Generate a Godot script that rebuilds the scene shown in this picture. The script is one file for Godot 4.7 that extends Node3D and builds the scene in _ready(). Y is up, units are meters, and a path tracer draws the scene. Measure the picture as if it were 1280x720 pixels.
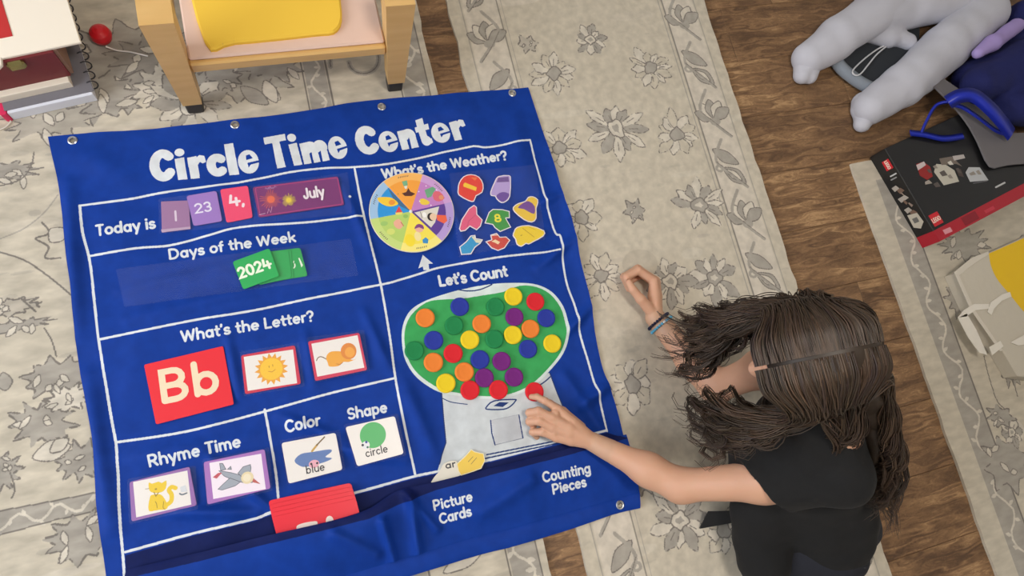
extends Node3D
# A child playing with a blue circle-time pocket chart spread out over rugs on a wooden floor.
# Metres, y up. The rug tops are y = 0, the wooden floor lies 8 mm lower.

# ---------------------------------------------------------------- mesh builder
class MB:
	var v := PackedVector3Array()
	var n := PackedVector3Array()
	var c := PackedColorArray()
	var uv := PackedVector2Array()
	var ix := PackedInt32Array()
	var col := Color.WHITE
	var uvo := Vector2.ZERO
	var uvs := Vector2.ONE
	func vert(p: Vector3, nn: Vector3) -> int:
		v.append(p); n.append(nn); c.append(col); uv.append((Vector2(p.x, p.z) - uvo) * uvs)
		return v.size() - 1
	func face(a: int, b: int, d: int) -> void:
		var cr := (v[b] - v[a]).cross(v[d] - v[a])
		if cr.dot(n[a] + n[b] + n[d]) > 0.0:
			ix.append(a); ix.append(d); ix.append(b)
		else:
			ix.append(a); ix.append(b); ix.append(d)
	func tri(a: Vector3, b: Vector3, d: Vector3, nn: Vector3) -> void:
		face(vert(a, nn), vert(b, nn), vert(d, nn))
	func quad(a: Vector3, b: Vector3, d: Vector3, e: Vector3, nn: Vector3) -> void:
		var i := vert(a, nn); var j := vert(b, nn); var k := vert(d, nn); var l := vert(e, nn)
		face(i, j, k); face(i, k, l)
	# flat polygon facing up (or down)
	func flat(poly: PackedVector2Array, y: float, up := true) -> void:
		var t := Geometry2D.triangulate_polygon(poly)
		var b := v.size()
		for p in poly: vert(Vector3(p.x, y, p.y), Vector3.UP if up else Vector3.DOWN)
		for i in range(0, t.size(), 3): face(b + t[i], b + t[i + 1], b + t[i + 2])
	# upright prism with a chamfered top edge
	func prism(poly: PackedVector2Array, y0: float, y1: float, ch := 0.0) -> void:
		var q := poly
		if ch > 0.0:
			var off := Geometry2D.offset_polygon(poly, -ch)
			if off.size() == 1: q = off[0]
			else: ch = 0.0
		flat(q, y1)
		flat(poly, y0, false)
		var cw := 1.0 if Geometry2D.is_polygon_clockwise(poly) else -1.0
		for i in poly.size():
			var a := poly[i]; var b := poly[(i + 1) % poly.size()]
			var d := (b - a)
			if d.length() < 1e-7: continue
			d = d.normalized()
			var nn := Vector3(-d.y, 0, d.x) * cw
			var probe := (a + b) * 0.5 + Vector2(nn.x, nn.z) * 0.00005
			if Geometry2D.is_point_in_polygon(probe, poly): nn = -nn
			quad(Vector3(a.x, y0, a.y), Vector3(b.x, y0, b.y), Vector3(b.x, y1 - ch, b.y), Vector3(a.x, y1 - ch, a.y), nn)
			if ch > 0.0:
				var a2 := a - Vector2(nn.x, nn.z) * ch; var b2 := b - Vector2(nn.x, nn.z) * ch
				quad(Vector3(a.x, y1 - ch, a.y), Vector3(b.x, y1 - ch, b.y), Vector3(b2.x, y1, b2.y), Vector3(a2.x, y1, a2.y), (nn + Vector3.UP).normalized())
	# tube along a path; flat ends closed
	func tube(path: PackedVector3Array, rad: PackedFloat32Array, sides: int, squash := 1.0) -> void:
		var m := path.size()
		var t0 := (path[1] - path[0]).normalized()
		var s := t0.cross(Vector3.UP)
		if s.length() < 0.05: s = t0.cross(Vector3.RIGHT)
		s = s.normalized()
		var first := v.size()
		for i in m:
			var t := (path[mini(i + 1, m - 1)] - path[maxi(i - 1, 0)]).normalized()
			s = (s - t * s.dot(t)).normalized()
			var w := s.cross(t)
			for k in sides:
				var a := TAU * k / sides
				var d := s * cos(a) + w * sin(a) * squash
				vert(path[i] + d * rad[i], d.normalized())
		for i in m - 1:
			for k in sides:
				var a := first + i * sides + k; var b := first + i * sides + (k + 1) % sides
				face(a, b, b + sides); face(a, b + sides, a + sides)
		for e in [0, m - 1]:
			var t: Vector3 = (path[0] - path[1]).normalized() if e == 0 else (path[m - 1] - path[m - 2]).normalized()
			var ci := vert(path[e], t)
			var ring := v.size()
			for k in sides: vert(v[first + e * sides + k], t)
			for k in sides: face(ci, ring + k, ring + (k + 1) % sides)
	# lathe about a vertical axis through o; profile of (radius, height)
	func lathe(o: Vector3, prof: PackedVector2Array, segs: int) -> void:
		for i in prof.size() - 1:
			var a := prof[i]; var b := prof[i + 1]
			var d := (b - a).normalized()
			for k in segs:
				var a0 := TAU * k / segs; var a1 := TAU * (k + 1) / segs
				var c0 := Vector3(cos(a0), 0, sin(a0)); var c1 := Vector3(cos(a1), 0, sin(a1))
				var n0 := c0 * d.y - Vector3.UP * d.x; var n1 := c1 * d.y - Vector3.UP * d.x
				var p0 := vert(o + c0 * a.x + Vector3.UP * a.y, n0); var p1 := vert(o + c1 * a.x + Vector3.UP * a.y, n1)
				var p2 := vert(o + c1 * b.x + Vector3.UP * b.y, n1); var p3 := vert(o + c0 * b.x + Vector3.UP * b.y, n0)
				face(p0, p1, p2); face(p0, p2, p3)
	# general box from eight corners: b = bottom four, t = top four (same order), chamfer-free
	func hexa(b: Array, t: Array) -> void:
		var cen := Vector3.ZERO
		for p in b + t: cen += p / 8.0
		var fs := [[b[0], b[1], b[2], b[3]], [t[0], t[1], t[2], t[3]]]
		for i in 4: fs.append([b[i], b[(i + 1) % 4], t[(i + 1) % 4], t[i]])
		for q in fs:
			var nn: Vector3 = (q[1] - q[0]).cross(q[2] - q[0]).normalized()
			var mid: Vector3 = (q[0] + q[1] + q[2] + q[3]) / 4.0
			if nn.dot(mid - cen) < 0.0: nn = -nn
			quad(q[0], q[1], q[2], q[3], nn)
	# box with all edges chamfered
	func cbox(o: Vector3, s: Vector3, ch: float, bas := Basis.IDENTITY) -> void:
		var h := s * 0.5
		for ax in 3:
			for sg in [-1.0, 1.0]:
				var u := (ax + 1) % 3; var w := (ax + 2) % 3
				var nn := Vector3.ZERO; nn[ax] = sg
				var q := []
				for e in [[-1, -1], [1, -1], [1, 1], [-1, 1]]:
					var p := Vector3.ZERO; p[ax] = sg * h[ax]; p[u] = e[0] * (h[u] - ch); p[w] = e[1] * (h[w] - ch)
					q.append(o + bas * p)
				quad(q[0], q[1], q[2], q[3], bas * nn)
		for ax in 3:
			var u := (ax + 1) % 3; var w := (ax + 2) % 3
			for su in [-1.0, 1.0]:
				for sw in [-1.0, 1.0]:
					var nn := Vector3.ZERO; nn[u] = su; nn[w] = sw
					var q := []
					for e in [[-1, 0], [1, 0], [1, 1], [-1, 1]]:
						var p := Vector3.ZERO; p[ax] = e[0] * (h[ax] - ch)
						p[u] = su * (h[u] - (ch if e[1] == 0 else 0.0)); p[w] = sw * (h[w] - (0.0 if e[1] == 0 else ch))
						q.append(o + bas * p)
					quad(q[0], q[1], q[2], q[3], (bas * nn).normalized())
		for sx in [-1.0, 1.0]:
			for sy in [-1.0, 1.0]:
				for sz in [-1.0, 1.0]:
					var sv := Vector3(sx, sy, sz)
					tri(o + bas * (sv * (h - Vector3(0, ch, ch))), o + bas * (sv * (h - Vector3(ch, 0, ch))), o + bas * (sv * (h - Vector3(ch, ch, 0))), (bas * sv).normalized())
	func mesh(off := Vector3.ZERO) -> ArrayMesh:
		var vv := v
		if off != Vector3.ZERO:
			vv = PackedVector3Array()
			for p in v: vv.append(p - off)
		var a := []
		a.resize(Mesh.ARRAY_MAX)
		a[Mesh.ARRAY_VERTEX] = vv; a[Mesh.ARRAY_NORMAL] = n; a[Mesh.ARRAY_COLOR] = c; a[Mesh.ARRAY_TEX_UV] = uv; a[Mesh.ARRAY_INDEX] = ix
		var m := ArrayMesh.new()
		m.add_surface_from_arrays(Mesh.PRIMITIVE_TRIANGLES, a)
		return m

# ---------------------------------------------------------------- flat print: raster or thin ink layers
class Pen:
	var img: Image
	var o := Vector2.ZERO
	var sc := 1.0
	var mb: MB
	var y := 0.0
	var step := 0.00003
	var font := {}
	func to_image(w: int, h: int, origin: Vector2, px_per_m: float, bg: Color) -> Pen:
		img = Image.create(w, h, false, Image.FORMAT_RGB8); img.fill(bg); o = origin; sc = px_per_m
		return self
	func to_mesh(y0: float) -> Pen:
		mb = MB.new(); y = y0
		return self
	func poly(p: PackedVector2Array, col: Color) -> void:
		if mb:
			if p.size() > 2:
				y += step
				mb.col = col.srgb_to_linear(); mb.flat(p, y)
			return
		var q := PackedVector2Array()
		var lo := 1e9; var hi := -1e9
		for a in p:
			var b := (a - o) * sc
			q.append(b); lo = minf(lo, b.y); hi = maxf(hi, b.y)
		var m := q.size()
		var hmax := img.get_height() - 1; var wmax := img.get_width()
		for r in range(maxi(0, int(floor(lo))), mini(hmax, int(ceil(hi))) + 1):
			var yy := r + 0.5
			var xs := PackedFloat32Array()
			var j := m - 1
			for i in m:
				var ya := q[j].y; var yb := q[i].y
				if (ya > yy) != (yb > yy): xs.append(q[j].x + (yy - ya) / (yb - ya) * (q[i].x - q[j].x))
				j = i
			if xs.size() > 2: xs.sort()
			elif xs.size() == 2 and xs[0] > xs[1]: xs = PackedFloat32Array([xs[1], xs[0]])
			for k in range(0, xs.size() - 1, 2):
				var x0 := clampi(int(round(xs[k])), 0, wmax); var x1 := clampi(int(round(xs[k + 1])), 0, wmax)
				if x1 > x0: img.fill_rect(Rect2i(x0, r, x1 - x0, 1), col)
	func disc(cn: Vector2, rx: float, ry: float, col: Color, ang := 0.0, segs := 22) -> void:
		var p := PackedVector2Array()
		for k in segs: p.append(cn + Vector2(cos(TAU * k / segs) * rx, sin(TAU * k / segs) * ry).rotated(ang))
		poly(p, col)
	func capsule(a: Vector2, b: Vector2, w: float, col: Color, caps := 5) -> void:
		var p := PackedVector2Array()
		var d := (b - a)
		var ang := d.angle() if d.length() > 1e-6 else 0.0
		for k in caps + 1: p.append(b + Vector2(w * 0.5, 0).rotated(ang - PI / 2 + PI * k / caps))
		for k in caps + 1: p.append(a + Vector2(w * 0.5, 0).rotated(ang + PI / 2 + PI * k / caps))
		poly(p, col)
	func line(p: PackedVector2Array, w: float, col: Color, closed := false) -> void:
		if not mb:
			for i in p.size() - (0 if closed else 1): capsule(p[i], p[(i + 1) % p.size()], w, col)
			return
		# one continuous ribbon with mitred joints and round ends
		y += step
		mb.col = col.srgb_to_linear()
		var m := p.size()
		var ids := []
		for i in m:
			var a := p[(i + m - 1) % m] if (closed or i > 0) else p[i]
			var b := p[(i + 1) % m] if (closed or i < m - 1) else p[i]
			var t0 := (p[i] - a).normalized(); var t1 := (b - p[i]).normalized()
			if t0 == Vector2.ZERO: t0 = t1
			if t1 == Vector2.ZERO: t1 = t0
			var t := (t0 + t1).normalized()
			var s := t.orthogonal() * (w * 0.5 / clampf(t.dot(t0), 0.5, 1.0))
			ids.append([mb.vert(Vector3(p[i].x + s.x, y, p[i].y + s.y), Vector3.UP), mb.vert(Vector3(p[i].x - s.x, y, p[i].y - s.y), Vector3.UP)])
		for i in m - (0 if closed else 1):
			var e: Array = ids[i]; var g: Array = ids[(i + 1) % m]
			mb.face(e[0], e[1], g[1]); mb.face(e[0], g[1], g[0])
		if not closed:
			for e in [[0, 1], [m - 1, m - 2]]:
				var ang := (p[e[0]] - p[e[1]]).angle()
				var fan := PackedVector2Array()
				for k in 6: fan.append(p[e[0]] + Vector2(w * 0.5, 0).rotated(ang - PI / 2 + PI * k / 5))
				y -= step * 0.7
				poly(fan, col)
	# lettering from the stroke font, baseline from a to b, cap height given
	func text(s: String, a: Vector2, b: Vector2, cap: float, col: Color, wt := 0.19, pre := "", bg := Color.BLACK, fit := true) -> void:
		var adv := 0.0
		for ch in s: adv += 0.32 if ch == " " else float(font[pre + ch][0])
		var d := (b - a)
		var ex := (d / adv) if fit else d.normalized() * cap
		var ey := Vector2(d.y, -d.x).normalized() * cap
		var cur := a
		for ch in s:
			if ch == " ":
				cur += ex * 0.32
				continue
			var g: Array = font[pre + ch]
			for cmd in g[1]:
				var k: String = cmd[0]
				var f: PackedFloat32Array = cmd[1]
				if k == "W":
					wt = f[0]
				elif k == "D":
					disc(cur + ex * f[0] + ey * f[1], cap * wt * 0.58, cap * wt * 0.58, col)
				elif k == "E":
					var pe := PackedVector2Array()
					for i in 24: pe.append(cur + ex * (f[0] + cos(TAU * i / 24) * f[2]) + ey * (f[1] + sin(TAU * i / 24) * f[3]))
					poly(pe, col)
				else:
					var p := PackedVector2Array()
					if k == "A":
						var steps := maxi(3, int(absf(f[5] - f[4]) / 24.0))
						for i in steps + 1:
							var an := deg_to_rad(lerpf(f[4], f[5], float(i) / steps))
							p.append(cur + ex * (f[0] + cos(an) * f[2]) + ey * (f[1] + sin(an) * f[3]))
					else:
						for i in range(0, f.size(), 2): p.append(cur + ex * f[i] + ey * f[i + 1])
					if k == "G": poly(p, col)
					elif k == "H": poly(p, bg)
					elif k == "A" and absf(f[5] - f[4]) >= 359.0:
						p.remove_at(p.size() - 1)
						line(p, cap * wt, col, true)
					else: line(p, cap * wt, col)
			cur += ex * float(g[0])

const GLYPHS := {
	"C": ".8;A .44 .5 .34 .4 45 315", "T": ".66;S .1 .9 .56 .9;S .33 .9 .33 .1",
	"D": ".82;S .12 .1 .12 .9 .34 .9;A .34 .5 .36 .4 -90 90;S .34 .1 .12 .1",
	"W": "1.08;S .1 .9 .3 .1 .54 .85 .78 .1 .98 .9", "L": ".6;S .12 .9 .12 .1 .5 .1",
	"R": ".74;S .12 .1 .12 .9 .36 .9;A .36 .68 .24 .22 -90 90;S .36 .46 .12 .46;S .36 .46 .62 .1",
	"S": ".68;A .34 .69 .22 .21 30 270;A .34 .29 .24 .2 -150 90",
	"P": ".72;S .12 .1 .12 .9 .36 .9;A .36 .67 .24 .23 -90 90;S .36 .44 .12 .44",
	"B": ".74;S .12 .1 .12 .9 .36 .9;A .36 .7 .2 .2 -90 90;S .38 .5 .12 .5;A .38 .3 .22 .2 -90 90;S .38 .1 .12 .1",
	"J": ".56;S .42 .9 .42 .32;A .25 .3 .17 .2 180 360",
	"E": ".6;S .5 .9 .12 .9 .12 .1 .5 .1;S .12 .5 .45 .5", "G": ".84;A .44 .5 .34 .4 45 360;S .76 .48 .5 .48", "O": ".84;A .42 .5 .32 .4 0 360",
	"a": ".66;A .31 .36 .21 .26 0 360;S .53 .62 .53 .1", "b": ".68;S .12 .95 .12 .1;A .34 .36 .22 .26 0 360",
	"c": ".58;A .32 .36 .22 .26 45 315", "d": ".68;A .32 .36 .22 .26 0 360;S .55 .95 .55 .1",
	"e": ".64;S .1 .37 .54 .37;A .32 .36 .22 .26 0 310", "f": ".42;S .08 .6 .34 .6;S .19 .1 .19 .75;A .33 .75 .14 .15 90 180",
	"g": ".68;A .32 .36 .22 .26 0 360;S .55 .62 .55 -.02;A .33 -.02 .22 .16 200 360",
	"h": ".66;S .12 .95 .12 .1;A .33 .4 .21 .22 0 180;S .54 .4 .54 .1", "i": ".26;S .13 .62 .13 .1;D .13 .86",
	"k": ".62;S .12 .95 .12 .1;S .5 .6 .14 .32;S .26 .4 .52 .1", "l": ".26;S .13 .95 .13 .1",
	"m": ".98;S .12 .62 .12 .1;A .3 .4 .18 .22 0 180;S .48 .4 .48 .1;A .66 .4 .18 .22 0 180;S .84 .4 .84 .1",
	"n": ".66;S .12 .62 .12 .1;A .33 .4 .21 .22 0 180;S .54 .4 .54 .1", "o": ".66;A .33 .36 .23 .26 0 360",
	"p": ".68;S .12 .62 .12 -.2;A .34 .36 .22 .26 0 360", "r": ".44;S .12 .62 .12 .1;A .32 .4 .2 .22 80 180",
	"s": ".54;A .27 .49 .16 .13 30 270;A .27 .23 .18 .13 -150 90", "t": ".44;S .08 .6 .36 .6;S .2 .85 .2 .2 .26 .11 .34 .11",
	"u": ".66;S .12 .62 .12 .32;A .33 .32 .21 .22 180 360;S .54 .62 .54 .1", "y": ".6;S .08 .62 .3 .12;S .52 .62 .24 -.18",
	"0": ".7;A .35 .5 .24 .4 0 360", "1": ".36;S .2 .9 .2 .1", "2": ".66;A .33 .66 .22 .24 -20 160;S .53 .57 .1 .1 .56 .1",
	"3": ".64;A .3 .69 .2 .21 -90 150;A .3 .29 .22 .2 -150 90", "4": ".74;S .2 .9 .12 .38 .66 .38;S .48 .66 .48 .1", "8": ".66;A .33 .7 .18 .2 0 360;A .33 .3 .22 .2 0 360",
	"'": ".2;S .1 .92 .08 .78", "?": ".6;A .28 .68 .2 .22 -60 160;S .3 .46 .28 .36;D .28 .1", ".": ".24;D .12 .1", ",": ".24;S .12 .1 .08 -.06",
	"#C": ".8;W .27;A .43 .5 .28 .37 42 318", "#i": ".4;G .06 0 .36 0 .33 .68 .02 .65;E .19 .85 .16 .13",
	"#r": ".62;G .06 0 .35 0 .33 .68 .02 .65;G .28 .36 .28 .6 .42 .7 .58 .66 .62 .46 .5 .43 .42 .48 .34 .4",
	"#c": ".64;W .25;A .35 .34 .21 .23 48 312", "#l": ".38;G .05 0 .38 0 .31 1 0 .98",
	"#e": ".74;E .36 .35 .35 .36;H .3 .41 .52 .44 .43 .57 .3 .54;H .32 .32 .76 .37 .76 .31 .42 .26 .34 .18",
	"#T": ".8;G 0 .75 .78 .79 .78 1 0 .98;G .25 0 .56 0 .53 .85 .27 .85",
	"#m": "1;G .03 0 .3 0 .29 .66 .01 .64;G .38 0 .63 0 .6 .5 .38 .5;G .71 0 .97 0 .95 .45 .72 .45;W .24;A .37 .42 .12 .13 0 180;A .72 .42 .12 .13 0 180",
	"#n": ".7;G .04 0 .31 0 .3 .66 .02 .64;G .4 0 .67 0 .65 .48 .41 .48;W .24;A .4 .43 .13 .13 0 180",
	"#t": ".54;G .12 .16 .38 .16 .36 .94 .08 .9;G 0 .5 .52 .55 .52 .74 0 .68;E .3 .17 .18 .18;G .3 0 .52 .06 .52 .22 .3 .2"}

var FONT := {}
func make_font() -> void:
	for k in GLYPHS:
		var bits: PackedStringArray = GLYPHS[k].split(";")
		var cmds := []
		for i in range(1, bits.size()):
			var t := bits[i].split(" ", false)
			var f := PackedFloat32Array()
			for j in range(1, t.size()): f.append(t[j].to_float())
			cmds.append([t[0], f])
		FONT[k] = [bits[0].to_float(), cmds]
func pen_image(w: int, h: int, origin: Vector2, ppm: float, bg: Color) -> Pen:
	var p := Pen.new(); p.font = FONT
	return p.to_image(w, h, origin, ppm, bg)
func pen_mesh(y: float) -> Pen:
	var p := Pen.new(); p.font = FONT
	return p.to_mesh(y)

# ---------------------------------------------------------------- scene helpers
var used := {}
func numbered(called: String) -> String:
	if not used.has(called):
		used[called] = 0
		return called
	used[called] += 1
	return "%s_%03d" % [called, used[called]]
func pts(f: Array) -> PackedVector2Array:
	var p := PackedVector2Array()
	for i in range(0, f.size(), 2): p.append(Vector2(f[i], f[i + 1]))
	return p
func rgb(r: int, g: int, b: int) -> Color: return Color8(r, g, b)
func mat(col: Color, rough := 0.8, metal := 0.0) -> StandardMaterial3D:
	var m := StandardMaterial3D.new()
	m.albedo_color = col; m.roughness = rough; m.metallic = metal
	return m
func tag(o: Node, label: String, category: String, group := "", kind := "") -> void:
	if label: o.set_meta("label", label)
	if category: o.set_meta("category", category)
	if group: o.set_meta("group", group)
	if kind: o.set_meta("kind", kind)
func thing(called: String, label: String, category: String, at: Vector3, group := "") -> Node3D:
	var o := Node3D.new()
	o.name = numbered(called); add_child(o); o.position = at
	tag(o, label, category, group)
	return o
func origin_of(p: Node) -> Vector3:
	var at := Vector3.ZERO
	while p != self:
		at += (p as Node3D).position
		p = p.get_parent()
	return at
func part(parent: Node, called: String, mb: MB, m: Material, label := "") -> MeshInstance3D:
	var o := MeshInstance3D.new()
	o.name = called if parent != self else numbered(called)
	o.mesh = mb.mesh(origin_of(parent))
	o.material_override = m
	o.cast_shadow = GeometryInstance3D.SHADOW_CASTING_SETTING_ON
	parent.add_child(o, true)
	if label: o.set_meta("label", label)
	return o
func struct(called: String, mb: MB, m: Material) -> MeshInstance3D:
	var o := part(self, called, mb, m)
	o.set_meta("kind", "structure")
	return o
func box(a: Vector3, b: Vector3) -> MB:
	var m := MB.new()
	m.cbox((a + b) * 0.5, (b - a).abs(), 0.001)
	return m
func noise_tex(w: int, h: int, freq: float, lo: float, hi: float, sd: int, oct := 4, tint := Color.WHITE) -> NoiseTexture2D:
	var t := NoiseTexture2D.new()
	t.width = w; t.height = h; t.seamless = true
	var f := FastNoiseLite.new()
	f.noise_type = FastNoiseLite.TYPE_SIMPLEX_SMOOTH; f.frequency = freq; f.seed = sd; f.fractal_octaves = oct
	t.noise = f
	var g := Gradient.new()
	g.set_color(0, Color(lo, lo, lo) * tint); g.set_color(1, Color(hi, hi, hi))
	t.color_ramp = g
	return t
func bump_tex(freq: float, strength: float, sd: int, size := 256) -> NoiseTexture2D:
	var t := NoiseTexture2D.new()
	t.width = size; t.height = size; t.seamless = true; t.as_normal_map = true; t.bump_strength = strength
	var f := FastNoiseLite.new()
	f.frequency = freq; f.seed = sd; f.fractal_octaves = 3
	t.noise = f
	return t
func bumpy(m: StandardMaterial3D, tex: Texture2D, per_m: float, amount := 1.0) -> StandardMaterial3D:
	m.normal_enabled = true; m.normal_texture = tex; m.normal_scale = amount
	m.uv1_triplanar = true; m.uv1_world_triplanar = true; m.uv1_scale = Vector3.ONE * per_m
	return m
# points along a smooth curve through p
func smooth(p: PackedVector2Array, per := 8) -> PackedVector2Array:
	var r := PackedVector2Array()
	for i in p.size() - 1:
		var p0 := p[maxi(i - 1, 0)]; var p3 := p[mini(i + 2, p.size() - 1)]
		for k in per: r.append(p[i].cubic_interpolate(p[i + 1], p0, p3, float(k) / per))
	r.append(p[p.size() - 1])
	return r
func smooth3(p: Array, per := 8) -> PackedVector3Array:
	var r := PackedVector3Array()
	for i in p.size() - 1:
		var p0: Vector3 = p[maxi(i - 1, 0)]; var p3: Vector3 = p[mini(i + 2, p.size() - 1)]
		for k in per: r.append((p[i] as Vector3).cubic_interpolate(p[i + 1], p0, p3, float(k) / per))
	r.append(p[p.size() - 1])
	return r
func closed_smooth(p: PackedVector2Array, per := 5) -> PackedVector2Array:
	var r := PackedVector2Array()
	var m := p.size()
	for i in m:
		for k in per: r.append(p[i].cubic_interpolate(p[(i + 1) % m], p[(i + m - 1) % m], p[(i + 2) % m], float(k) / per))
	return r
func at_len(p: PackedVector2Array, t: float) -> Vector2:
	var tot := 0.0
	for i in p.size() - 1: tot += p[i].distance_to(p[i + 1])
	var want := clampf(t, 0, 1) * tot
	for i in p.size() - 1:
		var d := p[i].distance_to(p[i + 1])
		if want <= d or i == p.size() - 2: return p[i].lerp(p[i + 1], minf(want / maxf(d, 1e-9), 1.0))
		want -= d
	return p[p.size() - 1]
func resample(p: PackedVector2Array, m: int) -> PackedVector2Array:
	var r := PackedVector2Array()
	for i in m + 1: r.append(at_len(p, float(i) / m))
	return r
# rounded outline of a polygon given by its corners
func rounded(p: PackedVector2Array, rad: float, steps := 4) -> PackedVector2Array:
	var r := PackedVector2Array()
	var m := p.size()
	for i in m:
		var a := p[(i + m - 1) % m]; var b := p[i]; var d := p[(i + 1) % m]
		var u := b + (a - b).normalized() * rad; var w := b + (d - b).normalized() * rad
		for k in steps + 1:
			var t := float(k) / steps
			r.append(u.lerp(b, t).lerp(b.lerp(w, t), t))
	return r
func inset(p: PackedVector2Array, d: float) -> PackedVector2Array:
	var q := Geometry2D.offset_polygon(p, -d)
	return q[0] if q.size() > 0 else p

# ---------------------------------------------------------------- smooth bodies: joined distance fields meshed as surface nets
# prims: ["c", a, b, ra, rb] tapered capsule, ["e", centre, radii, basis] ellipsoid; optional last entry: Plane that cuts it
func nets(mb: MB, prims: Array, cell: float, k: float, wav: FastNoiseLite = null, wamp := 0.0) -> void:
	var lo := Vector3.INF; var hi := -Vector3.INF
	var boxes := []
	for p in prims:
		var bl: Vector3; var bh: Vector3
		if p[0] == "c":
			var r := maxf(p[3], p[4])
			bl = (p[1] as Vector3).min(p[2]) - Vector3.ONE * r; bh = (p[1] as Vector3).max(p[2]) + Vector3.ONE * r
		else:
			var r := maxf(p[2].x, maxf(p[2].y, p[2].z))
			bl = p[1] - Vector3.ONE * r; bh = p[1] + Vector3.ONE * r
		var mg := Vector3.ONE * (k + wamp + 2.0 * cell)
		boxes.append([bl - mg, bh + mg])
		lo = lo.min(bl - mg); hi = hi.max(bh + mg)
	var nx := int((hi.x - lo.x) / cell) + 2; var ny := int((hi.y - lo.y) / cell) + 2; var nz := int((hi.z - lo.z) / cell) + 2
	var f := PackedFloat32Array(); f.resize(nx * ny * nz); f.fill(1.0)
	for pi in prims.size():
		var p: Array = prims[pi]
		var bl: Vector3 = (boxes[pi][0] - lo) / cell; var bh: Vector3 = (boxes[pi][1] - lo) / cell
		var cap: bool = p[0] == "c"
		var cut := false; var pl := Plane()
		if p[p.size() - 1] is Plane:
			cut = true; pl = p[p.size() - 1]
		var a: Vector3 = p[1]; var ba := Vector3.ZERO; var l2 := 1.0; var ra := 0.0; var dr := 0.0
		var er := Vector3.ONE; var eb := Basis.IDENTITY; var em := 1.0
		if cap:
			ba = p[2] - a; l2 = maxf(ba.length_squared(), 1e-9); ra = p[3]; dr = p[4] - ra
		else:
			er = p[2]; eb = (p[3] as Basis).transposed(); em = minf(er.x, minf(er.y, er.z))
		for iz in range(maxi(0, int(bl.z)), mini(nz - 1, int(bh.z) + 1) + 1):
			for iy in range(maxi(0, int(bl.y)), mini(ny - 1, int(bh.y) + 1) + 1):
				var base := (iz * ny + iy) * nx
				for ixx in range(maxi(0, int(bl.x)), mini(nx - 1, int(bh.x) + 1) + 1):
					var q := lo + Vector3(ixx, iy, iz) * cell
					var d: float
					if cap:
						var t := clampf((q - a).dot(ba) / l2, 0.0, 1.0)
						d = (q - a - ba * t).length() - ra - dr * t
					else:
						d = ((eb * (q - a)) / er).length()
						d = (d - 1.0) * em
					if cut: d = maxf(d, pl.distance_to(q))
					var o := f[base + ixx]
					var hh := maxf(k - absf(o - d), 0.0) / k
					f[base + ixx] = minf(o, d) - hh * hh * k * 0.25
	var id := PackedInt32Array(); id.resize(nx * ny * nz); id.fill(-1)
	var sy := nx; var sz := nx * ny
	var offs := [0, 1, sy, sy + 1, sz, sz + 1, sz + sy, sz + sy + 1]
	var corner := [Vector3(0, 0, 0), Vector3(1, 0, 0), Vector3(0, 1, 0), Vector3(1, 1, 0), Vector3(0, 0, 1), Vector3(1, 0, 1), Vector3(0, 1, 1), Vector3(1, 1, 1)]
	var edges := [[0, 1], [2, 3], [4, 5], [6, 7], [0, 2], [1, 3], [4, 6], [5, 7], [0, 4], [1, 5], [2, 6], [3, 7]]
	if wamp > 0.0:
		for i in f.size():
			if absf(f[i]) < wamp + 2.0 * cell:
				var q := lo + Vector3(i % nx, (i / nx) % ny, i / sz) * cell
				f[i] += wav.get_noise_3dv(q) * wamp
	for iz in nz - 1:
		for iy in ny - 1:
			for ixx in nx - 1:
				var b := (iz * ny + iy) * nx + ixx
				var s0 := f[b]
				if absf(s0) > 3.0 * cell: continue
				var cnt := 0
				for e in 8:
					if f[b + offs[e]] < 0.0: cnt += 1
				if cnt == 0 or cnt == 8: continue
				var sum := Vector3.ZERO; var m := 0
				for e in edges:
					var fa := f[b + offs[e[0]]]; var fb := f[b + offs[e[1]]]
					if (fa < 0.0) != (fb < 0.0):
						sum += (corner[e[0]] as Vector3).lerp(corner[e[1]], fa / (fa - fb)); m += 1
				var g := Vector3(f[b + 1] + f[b + 1 + sy] + f[b + 1 + sz] + f[b + 1 + sy + sz] - f[b] - f[b + sy] - f[b + sz] - f[b + sy + sz],
					f[b + sy] + f[b + 1 + sy] + f[b + sy + sz] + f[b + 1 + sy + sz] - f[b] - f[b + 1] - f[b + sz] - f[b + 1 + sz],
					f[b + sz] + f[b + 1 + sz] + f[b + sy + sz] + f[b + 1 + sy + sz] - f[b] - f[b + 1] - f[b + sy] - f[b + 1 + sy])
				id[b] = mb.vert(lo + (Vector3(ixx, iy, iz) + sum / m) * cell, g.normalized())
	for iz in range(1, nz - 1):
		for iy in range(1, ny - 1):
			for ixx in range(1, nx - 1):
				var b := (iz * ny + iy) * nx + ixx
				if id[b] < 0: continue
				var s := f[b] < 0.0
				if s != (f[b + 1] < 0.0): net_quad(mb, id[b], id[b - sy], id[b - sy - sz], id[b - sz])
				if s != (f[b + sy] < 0.0): net_quad(mb, id[b], id[b - 1], id[b - 1 - sz], id[b - sz])
				if s != (f[b + sz] < 0.0): net_quad(mb, id[b], id[b - 1], id[b - 1 - sy], id[b - sy])
func net_quad(mb: MB, a: int, b: int, c: int, d: int) -> void:
	if a < 0 or b < 0 or c < 0 or d < 0: return
	mb.face(a, b, c); mb.face(a, c, d)

# ---------------------------------------------------------------- colours
var WHITE := rgb(230, 235, 240)
var BLUE := rgb(18, 61, 156)
var CREAM := rgb(214, 204, 185)
var PALE := rgb(226, 217, 201)
var GREY := rgb(180, 173, 162)
var LINE := rgb(132, 125, 118)
var rng := RandomNumberGenerator.new()

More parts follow.
